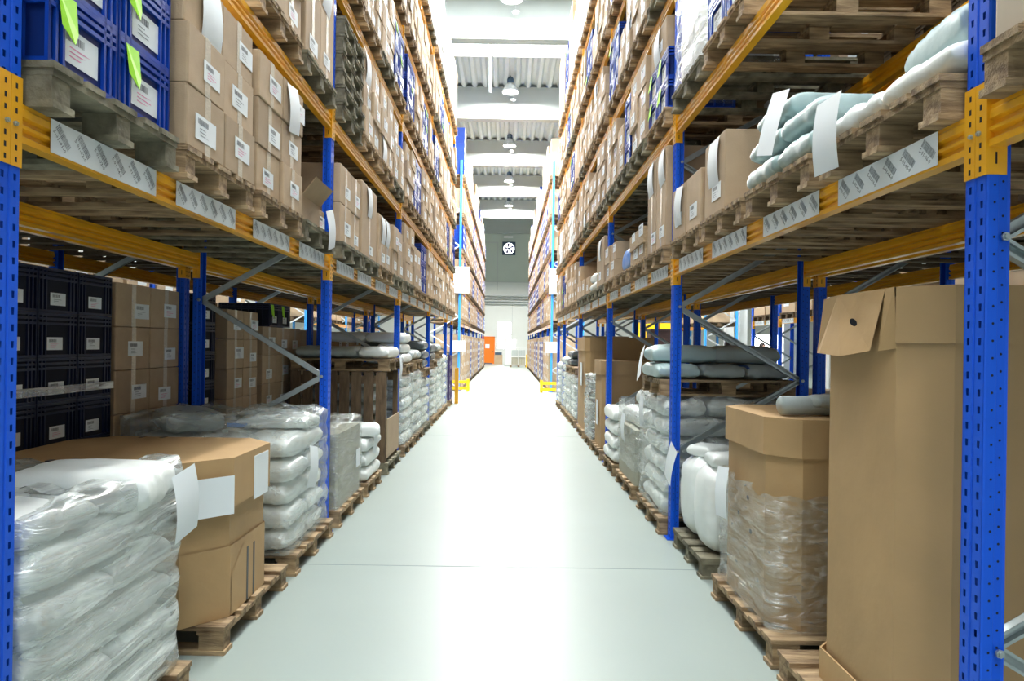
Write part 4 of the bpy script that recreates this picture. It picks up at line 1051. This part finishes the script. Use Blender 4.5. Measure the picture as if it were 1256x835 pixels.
# R1: huge open-flap box nearest on the right
floor_pallet(1, 2.8, 'wide', 'pallet under the huge brown box nearest on the right', u=-.05)
y0, y1, u0, u1 = 2.38, 3.15, .055, 1.0
e = octo_box('octagonal_pallet_box', 1, y0, y1, u0, u1, Z0, 1.80, .13, 'huge plain brown octagonal box nearest on the right with crumpled lid', 0)
b = MB(); D, W = u1-u0, y1-y0; c = .13; hz = 1.83-Z0; lo = hz-.205
O = [(p[0]*1.02, p[1]*1.03) for p in octo_pts(W, D, c)]
def wall(a, b2, za, zb, out=0):
    b.poly([(a[0], a[1], za), (b2[0], b2[1], za), (b2[0], b2[1], zb), (a[0], a[1], zb)])
for q in range(0, 6): wall(O[q], O[q+1], lo, hz)
b.poly([(p[0], p[1], hz) for p in O]); b.build('lid', ['card_big'], e)
b = MB()                                             # bent aisle flap of the lid with a hand hole
f0, f1 = Vector((O[0][0]-.006, O[0][1]+.0, hz)), Vector((O[7][0]-.006, O[7][1], hz))
A0 = Vector((-D/2-.045, W/2-c+.01, lo-.045)); A1 = Vector((-D/2-.045, -W/2+c+.10, lo-.03)); mid = Vector((-D/2-.06, .05, lo-.055))
b.poly([f0 + Vector((0, .06, 0)), f1 + Vector((0, -.1, 0)), A0, mid, A1])
b.poly([f1 + Vector((0, -.1, 0)), f1 + Vector((0, .03, -.01)), A0 + Vector((.03, .09, 0)), A0])
b.poly([f0, f0 + Vector((0, .06, 0)), A1 + Vector((.02, -.02, 0)), A1 + Vector((.045, -.10, .01))])
flp = b.build('bent_flap', ['card_big'], e)
hx = Vector((-D/2-.0465, -.03, (hz+lo)/2-.02)); MB().poly([hx + Vector((.0 - .006*math.sin(t*PI/6), .028*math.cos(t*PI/6), .016*math.sin(t*PI/6)+.0)) for t in range(12)]).build('hand_hole', ['slot'], flp)
b = MB(); tr_ = [(p[0]*1.05, p[1]*1.06) for p in octo_pts(W, D, c)]
b.prism(tr_, -.001, .13, 0, cap=False); b.prism([(p[0]*.985, p[1]*.985) for p in tr_], -.001, .13, 0, cap=False)
for q in range(8):
    j = (q+1) % 8; b.poly([(tr_[q][0], tr_[q][1], .13), (tr_[j][0], tr_[j][1], .13), (tr_[j][0]*.985, tr_[j][1]*.985, .13), (tr_[q][0]*.985, tr_[q][1]*.985, .13)])
b.build('base_tray', ['card_big'], e)
# R2: octagonal box with lid, film round the lower part, roll on top
floor_pallet(1, 3.9, 'wide', 'pallet under the film-wrapped octagonal box on the right', u=-.04)
e = octo_box('octagonal_pallet_box', 1, 3.50, 4.38, .01, 1.1, Z0, 1.235, .14, 'octagonal brown box with taped lid in torn film, right floor', .20)
D, W = 1.09, .88
MB().box(-.22, .30, -W/2-.021, -W/2-.019, .96, 1.0).build('tape_strip', ['tape'], e)
for (yy, zz_) in ((.1, .48), (-.05, .60), (-.1, .42)): MB().poly([(-D/2-.002, yy+.022*math.cos(t*PI/4), zz_+.014*math.sin(t*PI/4)) for t in range(8)]).build('hand_hole', ['slot'], e)
f = wrap('stretch_film', 1, 3.49, 4.39, .0, 1.11, .12, .86, 0, 'torn clear stretch film around the octagonal box with the taped lid', 'stretch films', seed=21, amp=.022, topdrop=-.03)
papers(f, 1, -.06, 4.12, .88, -.12, lean=.02)
r = empty('film_roll', 'grey roll of film lying on the octagonal box with the taped lid', 'roll', place(1, .40, 3.72, 1.292))
b = MB(); n = 14
for q in range(9): pass
b.lathe([(.0, -.3), (.05, -.3), (.052, -.1), (.056, .0), (.052, .12), (.05, .3), (0, .3)], 20)
rl = b.build('roll_body', ['sack_grey'], r, True); rl.rotation_euler = (0, PI/2, .15)
cl = sack_mesh(.16, .3, .07, 5, ('sack_grey',)); put('loose_film', cl, (.0, 0, -.01), .3, r)
# R3: upright white bags
floor_pallet(1, 5.1, 'wood_old', 'old pallet under the upright bulging white bags', u=-.02); floor_y = 5.1
def upright_bag(w, d, h, seed):
    b = MB(); off = Vector((seed*5.5, 1, 2)); nz, k = 30, 40
    for r_ in range(nz+1):
        t = r_/nz; z = h*t
        prof = (1-(2*t-1)**8*.55)*(.86+.14*math.sin(PI*t)) if t < .8 else (1-(2*t-1)**8*.55)*(.86+.14*math.sin(PI*t))*(1-((t-.8)/.2)**2*.45)
        for i in range(k):
            a = 2*PI*i/k; cx, cy = math.cos(a), math.sin(a)
            rx = d/2*math.copysign(abs(cx)**.62, cx); ry = w/2*math.copysign(abs(cy)**.62, cy)
            q = prof + .03*noise.noise(Vector((cx*1.4, cy*1.4, z*16))+off) + .018*noise.noise(Vector((cx*2, cy*2, z*42))+off) + .05*noise.noise(Vector((cx*4, cy*4, z*2))+off)*max(0, t-.4)
            b.v.append((rx*min(q, 1.0), ry*min(q, 1.0), max(.0, z + .02*noise.noise(Vector((cx*2, cy*2, 5))+off)*t)))
    for r_ in range(nz):
        for i in range(k):
            j = (i+1) % k; b.f.append((r_*k+i, r_*k+j, (r_+1)*k+j, (r_+1)*k+i)); b.m.append(0)
    b.f.append(tuple(range(k-1, -1, -1))); b.m.append(0); b.f.append(tuple(range(nz*k, nz*k+k))); b.m.append(0)
    return b.mesh('bag_body', ['sack'], True)
for c in range(2):
    for q in range(2):
        o = empty('upright_bag', '%s of the bulging upright white bags, %s row, behind the second right upright' % (('nearer', 'farther')[c], ('aisle', 'inner')[q]), 'bag', place(1, .21+.42*q, 4.91+.395*c, Z0), 0, 'upright white bags')
        put('bag_body', upright_bag(.39, .41, .64, c*2+q), parent=o)
        gb = sack_mesh(.24, .26, .10, 40+c*2+q); put('gathered_neck', gb, (0, 0, .60), .5*c+q, o)
loose_sheet(1, -.03, 5.45, .80, 'white paper sheet on top of the upright white bags', .3, lean=.03)
# R4: tall wrapped white sacks with pale sacks above
floor_pallet(1, 6.3, 'wide', 'pallet under the tall white sack stack on the right')
sack_pile(1, 5.86, 6.76, -.02, 1.13, Z0, 6, .168, 'tall right white sack stack', 'sacks in the tall right stack', 'sack', full=True)
f = wrap('stretch_film', 1, 5.85, 6.78, -.03, 1.14, .13, 1.17, .168, 'clear stretch film around the tall right stack of white sacks', 'stretch films', m='film_soft', seed=31, amp=.009)
papers(f, 1, -.07, 6.55, 1.13, -.1)
add_pallet(1, -.05, 6.3, 1.172, 'clean pallet on top of the tall right sack stack', 'pallets standing on loads', 'wood')
for q in range(3): sack('plastic_sack', .72, .38, .135, place(1, .12+.39*q, 6.27, 1.172+.146), 0, 'grey-green sack lying %s from the aisle, lower layer on the clean pallet' % ORD[q], 'grey-green sacks on the clean pallet', 'sack_blue' if q < 1 else 'sack_grey', stripe=q == 2)
for q in range(2): sack('plastic_sack', .60, .42, .16, place(1, .22+.54*q, 6.27, 1.172+.146+.137), PI/2, 'grey-green sack %s from the aisle, upper layer on the clean pallet' % ORD[q], 'grey-green sacks on the clean pallet', 'sack_blue' if q < 1 else 'sack_grey', rot=None)
loose_sheet(1, -.09, 6.45, 1.58, 'white printed card hanging from the grey-green sacks', -.4, lean=.06)
# R5: drab box full of white bags
floor_pallet(1, 7.6, 'wide', 'pallet under the drab box full of white bags')
octo_box('wrapped_pallet_box', 1, 7.08, 8.1, -.03, 1.1, Z0, .72, .03, 'drab box filled with white bags on the right floor', 0, 'wrapped boxes', 'greybox')
for q in range(4): sack('plastic_bag', .50, .44, .20, place(1, .24+.52*(q % 2), 7.34+.50*(q//2), .722), .05*q, 'white bag heaped in the drab box, %s row, %s bag' % (('nearer', 'farther')[q//2], ('aisle', 'inner')[q % 2]), 'bags in the drab box', cat='bag')
sack('plastic_bag', .52, .50, .2, place(1, .40, 7.55, .93), .3, 'topmost white bag on the drab box', 'bags in the drab box', cat='bag')
f = wrap('stretch_film', 1, 7.05, 8.12, -.04, 1.12, .3, .98, 0, 'clear film holding the bags on the drab box', 'stretch films', seed=41, amp=.02, flare=.03)
papers(f, 1, -.08, 7.5, .86, .1)
floor_pallet(1, 8.75, 'wood', 'pallet under the loose white sacks before the third right upright')
sack_pile(1, 8.36, 9.16, -.06, 1.0, Z0, 4, .17, 'loose stack by third right upright', 'sacks by the third right upright')
# R7.. R9
floor_pallet(1, 10.0, 'wide', 'pallet under the square-shouldered brown box beyond the third right upright')
e = octo_box('octagonal_pallet_box', 1, 9.66, 10.42, -.02, 1.12, Z0, 1.385, .05, 'brown lidded box just beyond the third right upright', .20)
MB().box(-.30, -.10, -.38-.004, -.38-.001, .55, .74).build('paper_label', ['paper'], e); MB().box(-1.14/2-.022, -1.14/2-.02, -.1, .08, .3, .66).build('paper_label', ['paper'], e)
floor_pallet(1, 10.95, 'wood', 'pallet under the dark sacks beyond the brown lidded box')
sack_pile(1, 10.56, 11.34, -.04, 1.1, Z0, 6, .155, 'dark wrapped stack on the right', 'dark wrapped sacks', 'sack_dark')
wrap('stretch_film', 1, 10.53, 11.37, -.05, 1.12, .12, 1.13, .155, 'milky film around the dark sacks on the right', 'stretch films', 'film_thick', seed=51, amp=.02, open_top=False)
floor_pallet(1, 12.2, 'wide', 'pallet under the tall brown box before the fourth right upright')
e = octo_box('octagonal_pallet_box', 1, 11.6, 12.9, -.03, 1.12, Z0, 1.74, .08, 'tallest brown lidded box before the fourth right upright', .24)
papers(e, 1, 0, 0, 0) if False else None
MB().box(-1.15/2-.03, -1.15/2-.022, -.3, -.05, .75, 1.15).build('paper_label', ['paper'], e)
stack2(1, 13.65, .9, 5, .17, 0, .16, 'sack', 'sack', 'low stack past fourth right upright', 'wide')
zt = Z0+5*.17+.02
add_pallet(1, -.05, 13.65, zt, 'pallet above the low stack past fourth right upright', 'pallets standing on loads', 'wood')
add_carton(1, .1, 13.65, zt+.146, .8, .9, .62, 'brown box above the low stack past fourth right upright', 'boxes on stacked pallets', 'card_big', lab=False)
stack2(1, 14.8, .9, 5, .17, 2, .16, 'sack', 'sack_dark', 'dark-topped stack past fourth right upright', 'wide')
stack2(1, 15.95, .9, 7, .17, 0, .16, 'sack', 'sack', 'tall stack before fifth right upright', 'wide')
stack2(1, 17.6, .9, 6, .17, 0, .16, 'sack', 'sack', 'last stack at right rack end', 'wide')

# ------------------------------------------------------------------ rear rows
def rear_cartons(s, y0, cols, rows, w, h, u, what, m='card', tapes=True, note=False, z=Z0):
    for c in range(cols):
        for r in range(rows):
            add_carton(s, u, y0+w/2+c*(w+.006), z+r*(h+.003), w, .5, h, '%s, %s column, %s row' % (what, ORD[c], rown(r, rows)), what, m, tape=tapes)
def rear_crates(s, y0, cols, rows, u, what, kind=1, note=False, z=Z0, lay=0):
    for c in range(cols):
        for r in range(rows): add_crate(s, u, y0+.2+c*.37, z+r*.267, '%s, %s column, %s row' % (what, ORD[c], rown(r, rows)), what, kind, note=note, sc=(1, .93, .93))
for q, y in enumerate((4.1, 5.17)): add_pallet(-1, 1.19, y, 0, 'dim pallet on the floor of the left rear row, %s from the camera' % ORD[q], 'rear row floor pallets', 'wide')
rear_crates(-1, 3.545, 3, 7, 1.225, 'dark blue crate, rear left row behind the first bay')
tag(MB().box(-.004, 0, -.56, .56, 0, .05).build('stretch_band', ['film_thick'], loc=place(-1, 1.218, 4.12, 1.26), rz=PI), 'shiny film band across the dark blue crates, rear left row', 'film band')
rear_cartons(-1, 4.715, 2, 6, .455, .305, 1.225, 'dim brown carton, rear left row behind the first bay')
for q, y in enumerate((6.3, 7.37, 8.5)): add_pallet(-1, 1.19, y, 0, 'dim pallet on the floor of the left rear row, %s behind the second bay' % ORD[q], 'rear row floor pallets', 'wide')
rear_crates(-1, 6.03, 1, 7, 1.26, 'dark crate with green note, rear left row', note=True)
rear_crates(-1, 6.03, 1, 7, 1.86, 'inner dark crate, rear left row', note=False)
rear_cartons(-1, 6.60, 2, 6, .40, .29, 1.225, 'dim brown carton beside the noted crates')
rear_cartons(-1, 7.55, 3, 5, .46, .32, 1.225, 'dim brown carton farther in rear left row')
rear_crates(-1, 7.75, 2, 1, 1.225, 'dark crate on the farther rear cartons', note=True, z=Z0+5*.323+.002)
for q, y in enumerate((10.1, 11.3, 12.5)):
    w_ = ('near end', 'middle', 'far end')[q]
    add_pallet(-1, 1.19, y, 0, 'dim pallet on the floor at the %s of the third bay, left rear row' % w_, 'rear row floor pallets', 'wide')
    rear_cartons(-1, y-.4, 2, 5, .4, .32, 1.225, 'dim carton at the %s of the third bay, left rear row' % w_, tapes=False)
# right rear row floor goods
for (y, m_, h, nm) in ((5.1, 'card_big', 1.2, 'first'), (7.2, 'card_big', 1.15, 'second'), (10.2, 'card_big', 1.5, 'third'), (12., 'card_big', 1.45, 'fourth')):
    add_pallet(1, 1.19, y, 0, 'dim pallet on the floor of the right rear row, %s from the camera' % nm, 'rear row floor pallets', 'wide')
    octo_box('octagonal_pallet_box', 1, y-.46, y+.46, 1.22, 2.3, Z0, h, .1, 'dim brown box in the right rear row, %s from the camera' % nm, .2)
o = MB().box(-.45, .45, -.3, .3, 0, 2.05).box(-.47, .47, -.32, .32, 2.05, 2.1).build('covered_machine', ['brown'], loc=(4.6, 20.0, 0)); tag(o, 'dark brown covered machine beyond the right rear row', 'machine')

massP = Mass(); massC = Mass(); massK = Mass()
CRATE_FAR = MB().box(0, .58, -.187, .187, 0, .262).box(-.004, 0, -.12, .12, .06, .16, 1).mesh('crate_far', ['crate', 'paper'])
DARKTALL = CART['card']
for s in (-1, 1):
    for k in range(5):
        for i in range(nslots(k)):
            for l in range(5):
                if l > 1 and k > 2: continue
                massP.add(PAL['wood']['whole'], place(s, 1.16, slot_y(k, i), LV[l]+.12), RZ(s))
                massC.add(CARTFAR[(i+k+l) % 4], place(s, 1.28, slot_y(k, i), LV[l]+.266), RZ(s), (1.0, .76, R.choice([.5, .6, .8])))  # unseen rear-row cartons, added to block light behind the front racks
    # far block
    for k in range(len(UP2)-1):
        n = max(2, int((UP2[k+1]-UP2[k]-.1)/.885)); y = UP2[k]+.1+.4
        for i in range(n):
            yy = y + i*(UP2[k+1]-UP2[k]-.1)/n
            for l in range(-1, 5):
                z = (LV[l]+.12) if l >= 0 else 0
                if k < 2: add_pallet(s, .03, yy, z, 'pallet in the far %s block, %s bay, %s place, %s' % (SIDE[s], ORD[k], ORD[i], 'on the floor' if l < 0 else SHELF[l]+' shelf'), 'pallets in the far rack block', 'wood')
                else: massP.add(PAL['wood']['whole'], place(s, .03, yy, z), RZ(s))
                t = R.random(); z += .146; hmax = .86 if 0 <= l < 4 else (1.8 if l < 0 else R.choice([.9, 1.3, 1.7]))
                if t < .72:
                    h = R.choice([.27, .42]) if l >= 0 else .44; n_ = int(hmax/h); m_ = R.randrange(4)
                    for r in range(n_):
                        for c in range(2): massC.add(CARTFAR[(m_+r+c) % 4], place(s, .05+R.uniform(-.01, .01), yy+(c-.5)*.39, z+r*h), RZ(s), (.9, .38, h-.004))
                else:
                    for r in range(int(hmax/.264)):
                        for c in range(2): massK.add(CRATE_FAR, place(s, .05, yy+(c-.5)*.39, z+r*.264), RZ(s))
    # racks in the neighbouring aisles
    for k in range(1 if s > 0 else 0, 5):
        for i in range(nslots(k)):
            for l in (0, 1):
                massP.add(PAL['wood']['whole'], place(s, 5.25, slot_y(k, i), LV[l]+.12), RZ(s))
                if R.random() < .85: massC.add(CARTFAR[(i+k) % 4], place(s, 5.3, slot_y(k, i), LV[l]+.266), RZ(s), (.9, .76, R.choice([.3, .5, .7, .85])))
            if s < 0 or k < 2: massC.add(CARTFAR[(i+k) % 4], place(s, 5.4, slot_y(k, i), .0), RZ(s), (.9, .8, R.choice([.9, 1.2, 1.5]))) if (i+k) % 2 else None
    for k in range(4):
        for i in range(2 if k == 0 else 3):
            yy = UP2[k]+.5+i*.9
            for l in (0, 1, 2):
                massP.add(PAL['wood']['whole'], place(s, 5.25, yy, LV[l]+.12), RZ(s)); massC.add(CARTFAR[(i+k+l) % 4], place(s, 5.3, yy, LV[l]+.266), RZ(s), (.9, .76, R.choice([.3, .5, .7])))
# near edge of the rack across the next aisle on the right, seen over the huge box
add_carton(1, 5.35, 13.6, 0, .8, .8, 1.85, 'tall pale box with white sheets standing under the rack across the right aisle', 'goods across the right aisle', 'card_pale', sheet=True)
for q, (y, m_) in enumerate(((11.9, 'white'), (12.6, 'white'), (14.5, 'white'))): add_carton(1, 5.35, y, 0, .55, .6, 2.0, 'tall white cabinet across the right aisle, %s from the camera' % ORD[q], 'white cabinets across the right aisle', m_, lab=False)

# ------------------------------------------------------------------ build the requests
LIM = 300
REQ_CART.sort(key=lambda q: dist(q['loc'])); REQ_CRATE.sort(key=lambda q: dist(q['loc'])); REQ_PAL.sort(key=lambda q: dist(q['loc']))
for n, q in enumerate(REQ_CART):
    if n >= LIM:
        me = CARTFAR[n % 4] if q['m'] in ('card', 'card_pale') else CART[q['m']]
        if q['m'] == 'white': massC.cache.setdefault(me.name, (lambda t: (t[0], t[1], [2]*len(t[1])))(mesh_arrays(me)))
        massC.add(me, q['loc'], q['rz'], (q['d'], q['w'], q['h'])); continue
    rr = random.Random(n)
    e = empty('carton', fit(q['label']), 'carton', q['loc'], q['rz'], q['group'])
    o = put('body', CART[q['m']], parent=e, scale=(q['d'], q['w'], q['h']))
    if q['lab']:
        lw = min(1, q['w']/.3)*rr.uniform(.85, 1.1)
        put('label', LAB[n % 5], (-.0015, rr.uniform(-.12, .02)*q['w']/.4, min(q['h']*.5, rr.uniform(.05, .10))), 0, e, (1, lw, lw))
    if q['tape'] and n < 170:
        put('tape', TAPE, (-.0006, rr.uniform(-.01, .01), 0), 0, e, (1, 1, q['h']+.0004))
    if q['sheet']:
        sheet(e, (-.004, rr.uniform(-.05, .05), q['h']*.98), 0, rr.uniform(-.15, .15))
for n, q in enumerate(REQ_CRATE):
    if n >= LIM and q['kind'] == 0: massK.add(CRATE_FAR, q['loc'], RZ(q['s'])); continue
    e = empty('plastic_crate', fit(q['label']), 'crate', q['loc'], RZ(q['s']), q['group'])
    put('body', (CRATE, CRATE_N, CRATE_P)[q['kind']], parent=e, scale=q['sc'])
    if q['lab'] and n < 220: put('label', LAB[n % 5], (.010, random.Random(n).uniform(-.02, .02), .045), 0, e, (1, 1., 1.1) if q['kind'] == 0 else (1, .72, .72))
    if q['note']: put('green_note', NOTE, (.0, .1, .09), 0, e)
for n, q in enumerate(REQ_PAL):
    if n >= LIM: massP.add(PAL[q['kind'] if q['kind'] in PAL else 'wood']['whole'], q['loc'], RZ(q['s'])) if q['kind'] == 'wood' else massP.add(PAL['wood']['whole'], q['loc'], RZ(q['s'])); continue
    pallet(q['kind'], q['loc'], RZ(q['s']), fit(q['label']), q['group'], n < 60)
massP.build('pallets', ['wood_shaded'], 'many far and rear row wooden pallets under the loads', 'pallets')
massC.build('cartons', ['card', 'paper', 'white'], 'many far brown cartons stacked on the distant racks', 'cartons')
massK.build('plastic_crates', ['crate', 'paper'], 'many far blue plastic crates on the distant racks', 'crates')

# ------------------------------------------------------------------ camera, light, colour
cam = bpy.data.cameras.new('camera'); co = bpy.data.objects.new('camera', cam); COL.objects.link(co)
cam.sensor_width = 36; cam.lens = 36*F/1256; cam.clip_end = 300; cam.clip_start = .02
cam.shift_x = 6.5/1256; cam.shift_y = 4.5/1256
co.matrix_world = Matrix.Translation((0, 0, H)) @ Matrix.Rotation(PI/2, 4, 'X') @ Matrix.Rotation(.0145, 4, 'Z')
scn.camera = co
wd = bpy.data.worlds.new('world'); scn.world = wd; wd.use_nodes = True
wd.node_tree.nodes['Background'].inputs['Color'].default_value = (.80, .90, 1, 1); wd.node_tree.nodes['Background'].inputs['Strength'].default_value = .2
def area(name, loc, rot, sx, sy, e, col=(1, 1, 1)):
    l = bpy.data.lights.new(name, 'AREA'); l.shape = 'RECTANGLE'; l.size = sx; l.size_y = sy; l.energy = e; l.color = col
    o = bpy.data.objects.new(name, l); COL.objects.link(o); o.location = loc; o.rotation_euler = rot; return o
area('rear_fill_light', (.5, Y0-.1, 3.3), (PI/2, 0, 0), 14, 6.2, 160, (.93, .97, 1))  # added fill lamp in the made-up rear gate, brightens faces towards the camera
scn.view_settings.view_transform = 'Standard'; scn.view_settings.look = 'None'; scn.view_settings.gamma = 1
scn.view_settings.exposure = .24; scn.view_settings.use_curve_mapping = False
cy = scn.cycles; cy.use_denoising = True; cy.max_bounces = 8; cy.diffuse_bounces = 4; cy.glossy_bounces = 3; cy.transparent_max_bounces = 16
cy.sample_clamp_indirect = 6; cy.caustics_reflective = False; cy.caustics_refractive = False
